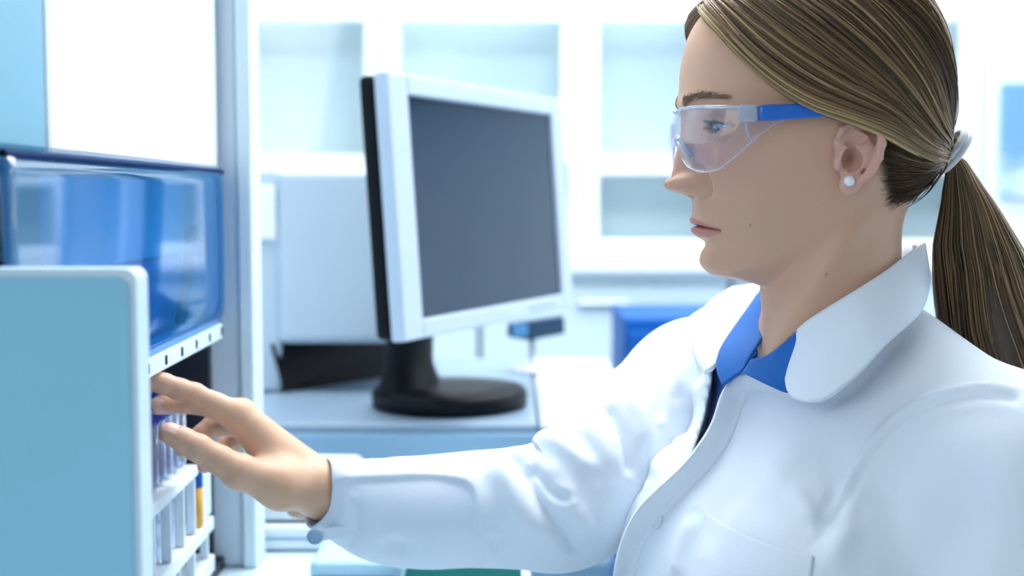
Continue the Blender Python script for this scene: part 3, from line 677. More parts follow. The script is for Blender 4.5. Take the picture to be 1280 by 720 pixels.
# ------------------------------------------------------------------ hand
def hand_mesh():
    p = lambda x, y, Y: np.array(P(x, y, Y))
    J = {
     'wr': p(404, 612, 1.112), 'wr2': p(404, 616, 1.140),
     'i': [p(297, 521, 1.100), p(243, 494, 1.095), p(206, 480, 1.088), p(180, 474, 1.083)],
     'm': [p(302, 519, 1.121), p(247, 503, 1.126), p(214, 504, 1.118), p(193, 508, 1.110)],
     'r': [p(310, 527, 1.141), p(266, 533, 1.150), p(242, 550, 1.142), p(230, 563, 1.132)],
     'l': [p(320, 540, 1.158), p(285, 556, 1.168), p(266, 572, 1.160), p(255, 583, 1.150)],
     't': [p(352, 608, 1.085), p(300, 590, 1.068), p(248, 560, 1.060), p(212, 541, 1.058)]}
    allp = np.array([J['wr']]+[q for k in 'imrlt' for q in J[k]])
    lo = allp.min(0)-.03; hi = allp.max(0)+.03; hi[0] += .03
    g = G(lo, hi, .00115)
    fo = p(440, 628, 1.115); fo2 = p(440, 632, 1.14)
    f = g.cap(J['wr'], fo, .0245, .026); f = smin(f, g.cap(J['wr2'], fo2, .023, .025), .01)
    rad = {'i': (.0125, .0098, .0083, .0074), 'm': (.0125, .0098, .0083, .0074), 'r': (.0120, .0092, .0078, .0070), 'l': (.0110, .0082, .0070, .0063), 't': (.0170, .0138, .0108, .0092)}
    wr = (J['wr']+J['wr2'])/2
    for k, q in (('i', .2), ('m', .45), ('r', .7), ('l', .95)):
        s = J['wr']+(J['wr2']-J['wr'])*q
        f = smin(f, g.cap(s, J[k][0], .0195, rad[k][0]+.0008), .012)
    f = smin(f, g.cap(J['t'][0]*.45+J['wr']*.55, J['t'][0], .017, .0185), .016)
    f = smin(f, g.cap(J['t'][0], J['t'][1], .0178, .0140), .014)
    # thenar web and palm pad
    f = smin(f, g.cap(J['t'][0]+np.array([0, .01, .004]), J['i'][0]+np.array([.012, .004, -.012]), .014, .010), .014)
    f = smin(f, g.cap(J['wr2']+np.array([-.02, 0, -.008]), J['l'][0]+np.array([.02, -.01, -.01]), .016, .012), .012)
    for k in 'i': f = smin(f, g.ell(J[k][0]+np.array([0, .002, .004]), (.012, .010, .010)), .006)
    for k in 'mrl': f = smin(f, g.ell(J[k][0]+np.array([0, 0, .005]), (.010, .009, .009)), .006)
    fin = None
    for k in 'imrlt':
        q = J[k]; rd = rad[k]; s = None
        rng_ = range(1, 3) if k == 't' else range(0, 3)
        for a in rng_:
            ca = g.cap(q[a], q[a+1], rd[a], rd[a+1]); s = ca if s is None else smin(s, ca, .003)
            mid = (q[a]*.5+q[a+1]*.5); s = smin(s, g.ell(mid, (rd[a+1]*.98,)*3), .006)
        for a in (1, 2): s = smin(s, g.ell(q[a], (rd[a]*1.07,)*3), .003)
        fin = s if fin is None else np.minimum(fin, s)
        J[k+'sd'] = 1
    f = smin(f, fin, .0055)
    V, F = nets(g, f); V = relax(V, F, 2)
    N = normals(V, F)
    # nails: flattened plates pressed into the finger ends
    col = np.tile([.66, .405, .265], (len(V), 1))
    X, Yp = proj(V)
    upn = np.clip(N[:, 2], 0, 1)
    for k in 'imrlt':
        q = J[k]
        for a in (1, 2, 3):
            d = np.linalg.norm(V-q[a], axis=1); col += (np.array([.70, .35, .27])-col)*(.4*np.exp(-(d/.012)**2))[:, None]
        ax = (q[2]-q[1]); ax = ax/np.linalg.norm(ax)
        for a in (1, 2):
            for o in (-.0028, 0, .0028):
                d = (V-q[a])@((q[a]-q[a-1])/np.linalg.norm(q[a]-q[a-1]))-o; dr = np.linalg.norm(V-q[a], axis=1)
                V -= N*(.00045*np.exp(-(d/.0007)**2)*np.exp(-(dr/.012)**2)*np.clip(N[:, 2], 0, 1))[:, None]
        t = q[3]; dirn = (q[3]-q[2])/np.linalg.norm(q[3]-q[2]); nu = np.array([0, 0, 1.])-dirn*dirn[2]
        if k == 't': nu = np.array([.25, -.35, .85]); nu = nu-dirn*(nu@dirn)
        nu /= np.linalg.norm(nu); sd = np.cross(dirn, nu); rr = rad[k][3]
        a_ = (V-t)@dirn; b_ = (V-t)@sd; h_ = (V-t)@nu
        m = (np.abs(b_) < rr*.72) & (a_ > -.005) & (a_ < rr*.9) & (h_ > 0)
        e = np.maximum(np.abs(b_)/(rr*.72), np.abs(a_-.001)/(.0075)); inn = sm(1, .9, e)*m
        V -= N*(inn*.0004)[:, None]+0; col += (np.array([.78, .52, .46])-col)*(.8*inn)[:, None]
    return V, F, col, J
HAV, HAF, HAC, HJ = hand_mesh()
# ------------------------------------------------------------------ torso frame
N0 = np.array(P(1062, 400, 1.04)); N0[2] = CZ-.100
Ft = np.array([-.894, -.447, 0]); Lt = np.array([.447, -.894, 0]); Zt = np.array([0, 0, 1.])
JN = N0+.163*Lt+np.array([0.01, 0, -.092]); JF = N0-.163*Lt+np.array([0, 0, -.058])
EL = np.array(P(708, 655, 1.06)); ELN = JN+np.array([-.015, -.045, -.27]); HIP = N0+np.array([.02, .01, -.52])
def torso_sd(g, off):
    f = g.cap(JF, JN, .050+off, .050+off)
    f = smin(f, g.cap(N0+Lt*.03+Zt*-.020, JN+Zt*.008, .043+off, .044+off), .03)
    f = smin(f, g.cap(N0-Lt*.03+Zt*-.012, JF+Zt*.008, .045+off, .044+off), .03)
    f = smin(f, g.ell(N0+Ft*.02+Zt*-.17, (.155+off, .098+off, .17+off), [Lt, Ft, Zt]), .05)
    f = smin(f, g.ell(N0+Ft*.099+Lt*.072+Zt*-.185, (.066+off, .058+off, .068+off), [Lt, Ft, Zt]), .04)
    f = smin(f, g.ell(N0+Ft*.099-Lt*.072+Zt*-.185, (.066+off, .058+off, .068+off), [Lt, Ft, Zt]), .04)
    f = smin(f, g.ell(N0+Ft*.072+Zt*-.34, (.138+off, .120+off, .22+off), [Lt, Ft, Zt]), .06)
    f = smin(f, g.ell(HIP+Ft*-.01, (.165+off, .12+off, .12+off), [Lt, Ft, Zt]), .06)
    return f
# body surface under the clothes
g = G((-.32, .70, .02), (.56, 1.42, 1.16), .008)
f = torso_sd(g, -.021)
AR = [np.array(P(a, b, c)) for a, b, c in ((862, 470, 1.185), (780, 555, 1.12), (700, 635, 1.085), (590, 640, 1.10), (520, 640, 1.107), (440, 626, 1.122))]
for a_, b_, ra, rb in zip(AR, AR[1:], (.034, .032, .031, .030, .026), (.032, .031, .030, .026, .022)): f = smin(f, g.cap(a_, b_, ra, rb), .01)
f = smin(f, g.cap(JN, ELN, .040, .036), .02)
WN = ELN+np.array([-.19, -.02, -.06]); f = smin(f, g.cap(ELN, WN, .034, .024), .012)
f = smin(f, g.cap(WN, WN+np.array([-.07, .02, -.02]), .028, .024), .01)
KN = [HIP+Lt*.08*s+np.array([-.40, 0, .0]) for s in (1, -1)]; FT = [k+np.array([-.02, 0, -.50]) for k in KN]
for s, k, ft in zip((1, -1), KN, FT):
    f = smin(f, g.cap(HIP+Lt*.085*s, k, .075, .052), .03); f = smin(f, g.cap(k, ft, .050, .034), .02)
BV, BF = nets(g, f); BV = relax(BV, BF, 2)
SKIN = attr_mat('skin', .46, sss=.22, spec=.38, bump=.06, bscale=900)
person = empty('person', 'woman in white lab coat, blue shirt and safety glasses reaching into the analyser', 'person', tuple(N0*[1, 1, 0]))
person.location = (0, 0, 0)
parts = [(HV, HF, HC), E1, E2, (HAV, HAF, HAC), (BV, BF, np.tile([.64, .42, .32], (len(BV), 1)))]
off = 0; VV = []; FF = []; CC = []
for v, f_, c_ in parts: VV.append(v); FF.append(np.asarray(f_)+off); CC.append(c_); off += len(v)
body = mesh_np('body', np.concatenate(VV), np.concatenate(FF), SKIN, person, np.concatenate(CC))
# eyes
for s in (1, -1):
    ec = H2W(np.array([EU, EV*s, EW])); gz = Fd*1.0+Ud*-.20+Ld*.20; gz /= np.linalg.norm(gz)
    bm = bmesh.new(); bmesh.ops.create_uvsphere(bm, u_segments=40, v_segments=28, radius=RE)
    for v in bm.verts:
        if v.co.z > RE*.86: v.co.z += .0006*(v.co.z/RE-.86)/.14
    bm.transform(Matrix.Translation(Vector(ec)) @ Vector(gz).to_track_quat('Z', 'Y').to_matrix().to_4x4())
    m = mat('eye', (.8, .78, .76), .08, coat=1); nt = m.node_tree; b = nt.nodes['Principled BSDF']
    geo = nt.nodes.new('ShaderNodeNewGeometry'); dt = nt.nodes.new('ShaderNodeVectorMath'); dt.operation = 'DISTANCE'
    dt.inputs[1].default_value = tuple(ec+gz*RE)
    nt.links.new(geo.outputs['Position'], dt.inputs[0])
    cr = nt.nodes.new('ShaderNodeValToRGB'); cr.color_ramp.interpolation = 'LINEAR'; el = cr.color_ramp.elements
    el[0].position = 0; el[0].color = (.004, .004, .006, 1); el[1].position = 1; el[1].color = (.46, .44, .45, 1)
    for po, co in ((.20, (.004, .004, .006, 1)), (.24, (.05, .08, .12, 1)), (.52, (.035, .055, .085, 1)), (.60, (.012, .018, .03, 1)), (.66, (.46, .44, .45, 1))): e = el.new(po); e.color = co
    mm = nt.nodes.new('ShaderNodeMath'); mm.operation = 'MULTIPLY'; mm.inputs[1].default_value = 100
    nt.links.new(dt.outputs['Value'], mm.inputs[0]); nt.links.new(mm.outputs[0], cr.inputs[0]); nt.links.new(cr.outputs[0], b.inputs['Base Color'])
    bmo('eye', bm, m, person, True)
# brows and lashes
HB_ = attr_mat('brow_hair', .6)
def on_face(v, w, lift):
    u = np.zeros_like(v)
    th = np.arctan2(v, .1)
    for _ in range(12):
        uu, vv, *_r = surf(th, w); th = th+(v-vv)/.1
    return np.stack([uu+lift, vv, w], -1)
for s in (1, -1):
    n = 330; t = rng.random(n); v0 = .013+.036*t; w0 = .0420+.0055*np.sin(t*2.4)-.001*t+rng.normal(-.2, 1, n)*.0021*(1-.5*t)
    dv = .0045*(.6+.5*t)+rng.normal(0, .0006, n); dw = .0045*(1-t)**1.5-.0008+rng.normal(0, .0005, n)
    C = np.stack([on_face(s*(v0+dv*q), w0+dw*q, .0003+.0006*math.sin(PI*q*.7)) for q in (0, .5, 1)], 1)
    cl = np.array([.27, .175, .11])*rng.uniform(.7, 1.5, (n, 1))
    tubes('eyebrow', H2W(C), np.tile([.00022, .00018, .00005], (n, 1)), HB_, person, 3, cl)
    n = 46; q = np.linspace(-.95, .98, n); up = EW+.0047*(1-np.abs(q)**2.1)+.0006*q; v0 = EV+.0140*q
    ub = EU+np.sqrt(RL**2-(v0-EV)**2-(up-EW)**2)
    L = .0075*(1-.2*q**2); C = np.stack([np.stack([ub+L*k*.95, s*(v0+.0022*q*k), up-L*.30*k+L*.38*k*k], -1) for k in (0, .35, .7, 1)], 1)
    tubes('eyelashes', H2W(C), np.tile([.00022, .00018, .0001, .00003], (n, 1)), HB_, person, 3, np.tile([.03, .02, .015], (n, 1)))
# ------------------------------------------------------------------ hair
HC0 = np.array([0, 0, .03])
def rs(d):
    """distance from the head centre to the scalp in direction d (unit, head frame)"""
    lo = np.full(d.shape[:-1], .02); hi = np.full(d.shape[:-1], .16)
    for _ in range(18):
        m = (lo+hi)/2; q = HC0+d*m[..., None]; w_ = q[..., 2]
        ins = (np.hypot(q[..., 0], q[..., 1]) < RB(np.arctan2(q[..., 1], q[..., 0]), np.clip(w_, -.2, .1404))) & (w_ < .1404)
        lo = np.where(ins, m, lo); hi = np.where(ins, hi, m)
    return lo
def put(q, lift):
    d = q-HC0; L = np.linalg.norm(d, axis=-1, keepdims=True); d = d/L
    lift = lift+.0085*np.exp(-((q[..., 0]+.006)/.026)**2-((q[..., 2]-.022)/.022)**2)
    return HC0+d*(rs(d)+lift)[..., None]
def hit(px, py, lift=.008):
    Y = np.arange(.86, 1.10, .001); q = W2H(np.array([P(px, py, y) for y in Y])); d = q-HC0; L = np.linalg.norm(d, axis=1)
    m = L/(rs(d/L[:, None])+lift); k = np.argmax(m < 1) if (m < 1).any() else np.argmin(m); return q[k]
KN_ = 26
TIE = W2H(np.array(P(1184, 188, 1.0))); TIE[1] = -.002
def fam(pts, lift=.008): return crom(np.array([hit(*p, lift) for p in pts]+[TIE]), KN_)
gd = [
 fam([(868, 6), (880, 22), (895, 37), (912, 56), (932, 76), (952, 94), (982, 117), (1022, 139), (1060, 152), (1105, 170), (1138, 186), (1164, 198)]),
 fam([(876, -8), (905, 26), (950, 74), (1005, 113), (1062, 138), (1115, 160), (1150, 182)]),
 fam([(890, -14), (935, 20), (990, 62), (1050, 101), (1110, 140), (1152, 172)]),
 fam([(925, -24), (980, 8), (1040, 52), (1098, 102), (1140, 146), (1165, 172)]),
 fam([(975, -28), (1035, 2), (1092, 50), (1138, 105), (1165, 150)]),
 fam([(1030, -30), (1085, 0), (1130, 45), (1165, 105), (1180, 155)]),
]
mid_d = [(.095, 0, .112), (.07, 0, .135), (.03, 0, .15), (-.02, 0, .15), (-.065, 0, .125), (-.095, 0, .085), (-.107, 0, .045)]
mid = crom(np.r_[put(np.array(mid_d), .010), [TIE]], KN_)
q5 = crom(np.r_[put(np.array([(.085, .03, .118), (.055, .03, .14), (.01, .03, .148), (-.035, .028, .14), (-.075, .022, .11), (-.098, .016, .07), (-.106, .01, .035)]), .010), [TIE]], KN_)
mir = lambda a: a*np.array([1, -1, 1])
fams = np.array(gd+[q5, mid, mir(q5)]+[mir(a) for a in gd[::-1]])       # (15,K,3)
nf_ = len(fams)
def strand(s):
    x = np.clip(s, 0, nf_-1.0001); i = x.astype(int); fr = (x-i)[:, None, None]
    return fams[i]*(1-fr)+fams[i+1]*fr
def hair_cols(n, bias):
    dk = np.array([.045, .028, .018]); md = np.array([.19, .115, .060]); lt = np.array([.54, .35, .17])
    r = np.clip(rng.beta(2.0, 2.3, n)+bias, 0, 1)[:, None]
    return np.where(r < .5, dk+(md-dk)*r*2, md+(lt-md)*(r*2-1))
tt = np.linspace(0, 1, KN_)
conv = sm(1.0, .55, tt)                                                    # room for volume, closing at the tie
lockn = np.array([[math.sin(s*7.3+1.1), math.sin(s*17.9+.3), math.sin(s*41+2)] for s in np.linspace(0, nf_-1, 400)])
def lockf(s): k = (np.clip(s/(nf_-1), 0, 1)*399).astype(int); return lockn[k]
def lay(n, lo, hi, l0, l1, rad, smin_=0, bias=0, name='hair', parent=None):
    s = rng.uniform(lo, hi, n); C = strand(s)
    ph = rng.uniform(0, 6.28, n)[:, None]; am = rng.normal(0, .0009, n)[:, None]
    lift = (rng.uniform(l0, l1, n)[:, None]+.0018*(lockf(s)@np.array([.5, .35, .3]))[:, None])*(.35+.65*sm(0, .18, tt))[None]
    body_ = np.sin(PI*np.clip(tt, 0, 1))**.7
    lift = lift+am*np.sin(tt[None]*9+ph)
    C2 = put(C, lift)
    k = sm(.80, 1.0, tt)[None, :, None]
    tp = TIE+np.stack([rng.normal(0, .0035, n), rng.uniform(-.008, .008, n), rng.normal(0, .0055, n)], -1)[:, None]
    C2 = C2*(1-k)+(C*0+tp)*k*.85+C2*k*.15*0+C*k*.15
    sd = rng.normal(0, .0012, (n, 1))*np.sin(tt*3+ph); C2[..., 2] += sd
    t0 = rng.uniform(0, .06, n)
    lk = lockf(s); cc = hair_cols(n, bias)*(1+.34*lk[:, 1:2]+.22*lk[:, 2:3])
    near = np.exp(-(np.minimum(s, nf_-1-s)/1.0)**2)[:, None]; cc = cc*(.86+.75*near)+np.array([.05, .035, .018])*near
    R = rad*(.55+.45*sm(0, .1, tt)); return H2W(C2), np.tile(R, (n, 1)), np.clip(cc, .01, .7)
HM = attr_mat('hair', .42, spec=.35)
# scalp cap below the strands
hl_a = [0, 20, 35, 50, 62, 74, 86, 98, 108, 120, 130, 145, 180]; hl_w = [.120, .116, .108, .090, .070, .053, .040, .032, .010, -.015, -.032, -.040, -.044]
ta = np.radians(np.linspace(-180, 180, 181)[:-1]); n2 = 60; CV = np.zeros((n2, len(ta), 3))
for j, t in enumerate(ta):
    wl = np.interp(abs(math.degrees(t)), hl_a, hl_w); th0 = math.asin(min(.999, (wl-.03)/.11)) if wl > .03 else math.atan2(wl-.03, .085)
    el_ = np.linspace(th0, PI/2*.995, n2); CV[:, j] = np.stack([np.cos(el_)*math.cos(t), np.cos(el_)*math.sin(t), np.sin(el_)], -1)
CP = HC0+CV*(rs(CV)+.0035*sm(0, .12, np.linspace(0, 1, n2))[:, None]+.0006)[..., None]
hair = mesh_np('hair', H2W(CP).reshape(-1, 3), grid_faces(n2, len(ta), True), HM, person, np.tile([.075, .048, .028], (n2*len(ta), 1)))
# main swept layers
S1 = lay(3600, 0, nf_-1, .003, .007, .00075)
S2 = lay(4200, 0, nf_-1, .007, .0125, .00050, bias=.04)
S3 = lay(500, -.0, 1.2, .006, .011, .00045, bias=.2)
tubes('swept_strands', np.concatenate([a[0] for a in (S1, S2, S3)]), np.concatenate([a[1] for a in (S1, S2, S3)]), HM, hair, 3, np.concatenate([a[2] for a in (S1, S2, S3)]))
# nape and behind the ear
def under(side):
    g0 = [fam([(1100, 178), (1125, 190), (1150, 200)], .004), fam([(1106, 205), (1128, 207), (1152, 206)], .004), fam([(1109, 232), (1128, 227), (1152, 214)], .003), fam([(1113, 258), (1132, 243), (1156, 218)], .002)]
    a = np.array(g0); x = rng.uniform(0, 2.999, 900); i = x.astype(int); fr = (x-i)[:, None, None]; C = a[i]*(1-fr)+a[i+1]*fr
    C = put(C, (rng.uniform(.001, .007, 900)[:, None]*sm(0, .3, tt)[None])+.0005); C[..., 2] += rng.normal(0, .003, (900, 1))*(1-tt); C[..., 0] += rng.normal(-.002, .004, (900, 1))*(1-tt)
    k = sm(.6, 1, tt)[None, :, None]; tp = TIE+np.stack([rng.normal(.002, .002, 900), rng.uniform(-.006, .006, 900), rng.normal(-.006, .003, 900)], -1)[:, None]
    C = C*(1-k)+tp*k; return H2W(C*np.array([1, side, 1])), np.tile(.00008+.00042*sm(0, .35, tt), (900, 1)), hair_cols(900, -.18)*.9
A1, A2 = under(1), under(-1)
# more nape hair round the back of the skull
n = 700; th = rng.uniform(math.radians(128), math.radians(232), n); w0 = rng.uniform(-.046, .0, n)+rng.normal(0, .004, n)
st = np.stack([np.cos(th)*.08, np.sin(th)*.07, w0], -1); ks = np.linspace(0, 1, KN_)[None, :, None]
C = st[:, None]*(1-ks)+TIE*ks; C = np.where(ks < .99, C, C); kk = sm(.45, 1, tt)[None, :, None]; C = put(C, np.tile(.001+.006*tt, (n, 1)))*(1-kk)+(TIE+np.stack([rng.normal(.003, .002, n), rng.uniform(-.006, .006, n), rng.normal(-.006, .003, n)], -1)[:, None])*kk
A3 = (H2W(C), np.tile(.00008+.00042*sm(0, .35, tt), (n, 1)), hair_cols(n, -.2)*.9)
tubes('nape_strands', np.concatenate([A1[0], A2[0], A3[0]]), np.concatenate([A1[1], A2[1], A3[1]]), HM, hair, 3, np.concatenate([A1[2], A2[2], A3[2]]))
# ponytail
K2 = 34; t2 = np.linspace(0, 1, K2)
cen = crom([P(1179, 188, 1.0), P(1191, 196, 1.0), P(1208, 238, 1.003), P(1222, 310, 1.012), P(1240, 400, 1.024), P(1268, 500, 1.035), P(1290, 610, 1.035), P(1300, 690, 1.03)], K2)
def tail(n, rmax, rad, bias):
    a = rng.uniform(0, 2*PI, n); q = rmax*np.sqrt(rng.uniform(.15, 1, n))
    wx = np.interp(t2, [0, .05, .12, .25, .45, .7, .9, 1], [.010, .0085, .019, .034, .043, .043, .028, .010]); wy = np.interp(t2, [0, .05, .15, .3, .6, .9, 1], [.008, .007, .015, .026, .032, .022, .008])
    off = np.stack([np.cos(a)[:, None]*q[:, None]*wx, np.sin(a)[:, None]*q[:, None]*wy, np.zeros((n, K2))], -1)
    off[..., 0] += off[..., 0]*0; off[..., 2] = -np.cos(a)[:, None]*q[:, None]*wx*.35*sm(.3, 0, t2)
    ph = a[:, None]*3+rng.normal(0, .5, n)[:, None]
    off[..., 0] += .0028*np.sin(t2*9+ph)*sm(.1, .5, t2); off[..., 1] += .0022*np.sin(t2*7+ph*1.7)*sm(.1, .5, t2)
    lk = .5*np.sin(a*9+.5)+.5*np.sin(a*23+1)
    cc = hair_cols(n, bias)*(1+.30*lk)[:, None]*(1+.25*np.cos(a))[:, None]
    return cen[None]+off, np.tile(rad*(1-.4*t2), (n, 1)), np.clip(cc, .012, .6)
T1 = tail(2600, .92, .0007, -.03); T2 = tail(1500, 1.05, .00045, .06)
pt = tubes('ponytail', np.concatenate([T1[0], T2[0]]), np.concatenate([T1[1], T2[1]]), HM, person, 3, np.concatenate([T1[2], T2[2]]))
core_r = np.interp(t2, [0, .05, .12, .25, .45, .7, .9, 1], [.004, .005, .012, .023, .030, .030, .018, .004])
tubes('ponytail_core', [cen], core_r[None], HM, pt, 24, np.tile([.06, .04, .024], (1, 1)))
# hair tie: soft torus
tc = np.array(P(1190, 189, 1.0)); ax = (np.array(P(1205, 208, 1.0))-np.array(P(1172, 172, 1.0))); ax /= np.linalg.norm(ax)
ax = np.array([.82, 0, -.57]); e1 = np.array([0, 1., 0]); e2 = np.cross(ax, e1)
an_ = np.linspace(0, 2*PI, 60)
TT = np.array([[tc+ax*o+(e1*math.cos(a)*.0150+e2*math.sin(a)*.0165) for a in an_] for o in (-.0022, .0022)])
tubes('hair_tie', TT, .0030, mat('white_hair_tie', (.70, .72, .72), .6, bump=.5, bscale=700), person, 10)
# ear stud
es = P(1061, 226, .925)
bvh_e = BVHTree.FromPolygons([tuple(v) for v in E1[0]], [tuple(int(x) for x in f) for f in E1[1]])
co, nn_, _, _ = bvh_e.ray_cast(cam.location, (P(1061, 226, 1.0)-cam.location).normalized())
if co is None: co = P(1061, 226, .93)
bm = bmesh.new(); bmesh.ops.create_uvsphere(bm, u_segments=20, v_segments=14, radius=.0040); bmesh.ops.translate(bm, verts=bm.verts, vec=co+Vector((0, -.0015, 0)))
bmo('ear_stud', bm, mat('pearl_stud', (.85, .83, .85), .12, coat=.8), person, True)
# ------------------------------------------------------------------ coat
COAT = mat('white_coat_cotton', (.80, .87, .95), .75, spec=.2, bump=.25, bscale=1400, sheen=.1)
SHIRT = mat('blue_shirt_cotton', (.012, .14, .50), .7, spec=.2, bump=.3, bscale=1200, sheen=.15)
VPOLY = [(952, 340), (958, 352), (938, 382), (908, 424), (891, 452), (889, 480), (880, 525), (862, 575), (866, 580), (892, 530), (904, 488), (914, 468), (936, 462), (962, 470), (985, 482), (1000, 470), (1060, 400), (1100, 340), (1060, 300), (980, 310)]
g = G((.0, .72, .52), (.56, 1.34, 1.16), .0034)
f = torso_sd(g, .0)
f = smin(f, g.cap(JN+Zt*.0, ELN, .055, .052), .035)
f = smin(f, g.cap(ELN, WN+np.array([.02, 0, 0]), .052, .042), .03)
f = smin(f, g.ell(HIP+Ft*.02, (.19, .14, .15), [Lt, Ft, Zt]), .05)
f = smax(f, -g.cap(N0+Zt*.022+Ft*.005, N0+Zt*.3, .052, .056), .006)
X3, Y3, Z3 = np.broadcast_arrays(g.x, g.y, g.z)
msk = (Z3 > .86) & (Y3 < 1.16) & (np.abs(f) < .03)
pp = np.stack([X3[msk], Y3[msk], Z3[msk]], -1).astype(float); xx, yy = proj(pp)
sd = np.full(f.shape, 1.0, np.float32); sd[msk] = polysd(xx, yy, VPOLY)/1600
inner = f+.0145
f = smax(f, -np.maximum(sd, -(inner)), .0025)
KV, KF = nets(g, f); KV = relax(KV, KF, 2)
view = lambda V: (np.array(cam.location)-V)/np.linalg.norm(np.array(cam.location)-V, axis=1, keepdims=True)
def folds(V, F, L):
    """sculpt cloth folds: (polyline, height m, width px, one-sidedness, taper)"""
    N = normals(V, F); x, y = proj(V); fc = sm(-.05, .25, (N*view(V)).sum(1)); D = np.zeros(len(V))
    for pts, amp, wd, side in L:
        d, sg = pline(x, y, pts); P_ = np.array(pts, float)
        e0 = np.hypot(x-P_[0, 0], y-P_[0, 1]); e1 = np.hypot(x-P_[-1, 0], y-P_[-1, 1]); tp = sm(0, wd*2.5, e0)*sm(0, wd*2.5, e1)
        prof = np.exp(-(d/wd)**2) if side == 0 else np.where(sg*side > 0, np.exp(-(d/wd)**2), np.exp(-(d/(wd*.25))**2))
        D += amp*prof*tp
    return V+N*(D*fc)[:, None]
CF = [  # near placket, rolled edge
 ([(990, 482), (962, 469), (936, 462), (915, 470), (903, 492), (893, 528), (868, 568), (826, 610), (790, 645), (768, 700), (762, 740)], .0045, 7, 0),
 ([(1000, 500), (965, 488), (940, 483), (926, 492), (918, 520), (905, 552), (880, 585), (838, 628), (808, 662), (790, 720)], -.0022, 5, 0),
 ([(880, 470), (868, 500), (845, 545), (812, 600)], .004, 8, 0), ([(905, 430), (872, 462), (845, 520), (818, 560), (790, 620)], -.0035, 6, 0),
 ([(862, 425), (838, 475), (812, 535), (782, 600)], .0045, 9, 0), ([(842, 420), (812, 490), (790, 560), (770, 620)], -.004, 8, 0), ([(820, 500), (790, 590), (765, 660), (755, 720)], .003, 9, 0),
 ([(1290, 488), (1220, 488), (1150, 504), (1090, 556), (1058, 610), (1034, 648), (1026, 668)], .0050, 20, -1),
 ([(1280, 500), (1215, 499), (1150, 515), (1096, 566), (1062, 620), (1036, 662)], -.0030, 6, 0),
 ([(1052, 596), (1040, 640), (1014, 670)], -.0055, 13, 0), ([(1075, 640), (1045, 690), (1040, 730)], .005, 16, 0), ([(985, 600), (1010, 640), (1030, 668)], .003, 12, 0),
 ([(1120, 560), (1150, 640), (1160, 720)], .004, 30, 0), ([(1180, 540), (1215, 640), (1235, 720)], -.004, 34, 0),
 ([(1163, 388), (1120, 430), (1062, 488), (1020, 512)], -.002, 8, 0),
 ([(1030, 520), (985, 570), (950, 640)], .0025, 22, 0), ([(1080, 500), (1010, 590)], -.002, 20, 0),
 ([(870, 640), (850, 690), (846, 730)], .003, 10, 0), ([(930, 600), (900, 640), (880, 700)], -.002, 14, 0)]
CF = [(a, b*1.5, c, d) for a, b, c, d in CF[2:]]
KV = folds(KV, KF, CF)
coat = mesh_np('coat', KV, KF, COAT, person)
bvh = BVHTree.FromPolygons([tuple(v) for v in KV], [tuple(int(x) for x in q) for q in KF])
bvb = BVHTree.FromPolygons([tuple(v) for v in np.concatenate([HV])], [tuple(int(x) for x in q) for q in HF])
cl = cam.location
def ray(b, px, py):
    co, n, _, _ = b.ray_cast(cl, (P(px, py, 1.0)-cl).normalized()); return co, n
# shirt
g2 = G((.08, .84, .84), (.42, 1.2, 1.16), .0034)
f = torso_sd(g2, -.012); f = smax(f, -g2.cap(N0+Zt*.02+Ft*.005, N0+Zt*.3, .052, .055), .006)
X3, Y3, Z3 = np.broadcast_arrays(g2.x, g2.y, g2.z); msk = (np.abs(f) < .03) & (Y3 < 1.12)
pp = np.stack([X3[msk], Y3[msk], Z3[msk]], -1).astype(float); xx, yy = proj(pp); sd = np.full(f.shape, 1.0, np.float32)
sd[msk] = polysd(xx, yy, [(958, 350), (958, 425), (940, 452), (995, 415), (1040, 370), (1060, 320), (980, 320)])/1600
f = smax(f, -np.maximum(sd, -(f+.02)), .002)
SV, SF = nets(g2, f); SV = relax(SV, SF, 2); shirt = mesh_np('shirt', SV, SF, SHIRT, person)
def patch(name, inner, outer, nu, nv, m, th=.0022, lift=.004, bul=0, parent=None, bodyclear=None, clamp=(0, 1)):
    """cloth flap between two (px,py,Y) curves, resting on what lies below it"""
    A = crom(inner, nu); B = crom(outer, nu); V = []
    for i in range(nu):
        for j in range(nv):
            t = j/(nv-1); q = A[i]*(1-t)+B[i]*t; Y = q[2]-bul*math.sin(PI*t)
            if clamp[0] <= i/(nu-1) <= clamp[1]:
                for b, l in ((bvh, lift), (bvb, bodyclear or .004))[:1 if bodyclear == 0 else 2]:
                    co, _ = ray(b, q[0], q[1])
                    if co is not None and co.y < Y+.03: Y = min(Y, co.y-l)
            V.append(P(q[0], q[1], Y))
    V = np.array(V)
    W = V.reshape(nu, nv, 3).copy()
    for _ in range(24):
        W[1:-1, 1:-1] = .5*W[1:-1, 1:-1]+.125*(W[2:, 1:-1]+W[:-2, 1:-1]+W[1:-1, 2:]+W[1:-1, :-2])
    for _ in range(12): W[1:-1, [0, -1]] = .5*W[1:-1, [0, -1]]+.25*(W[2:, [0, -1]]+W[:-2, [0, -1]])
    V = W.reshape(-1, 3); F = grid_faces(nu, nv); N = normals(V, F)
    if (N*view(V)).sum() < 0: V = V.reshape(nu, nv, 3)[::-1].reshape(-1, 3)
    return sheet(name, V, nu, nv, th, m, parent)
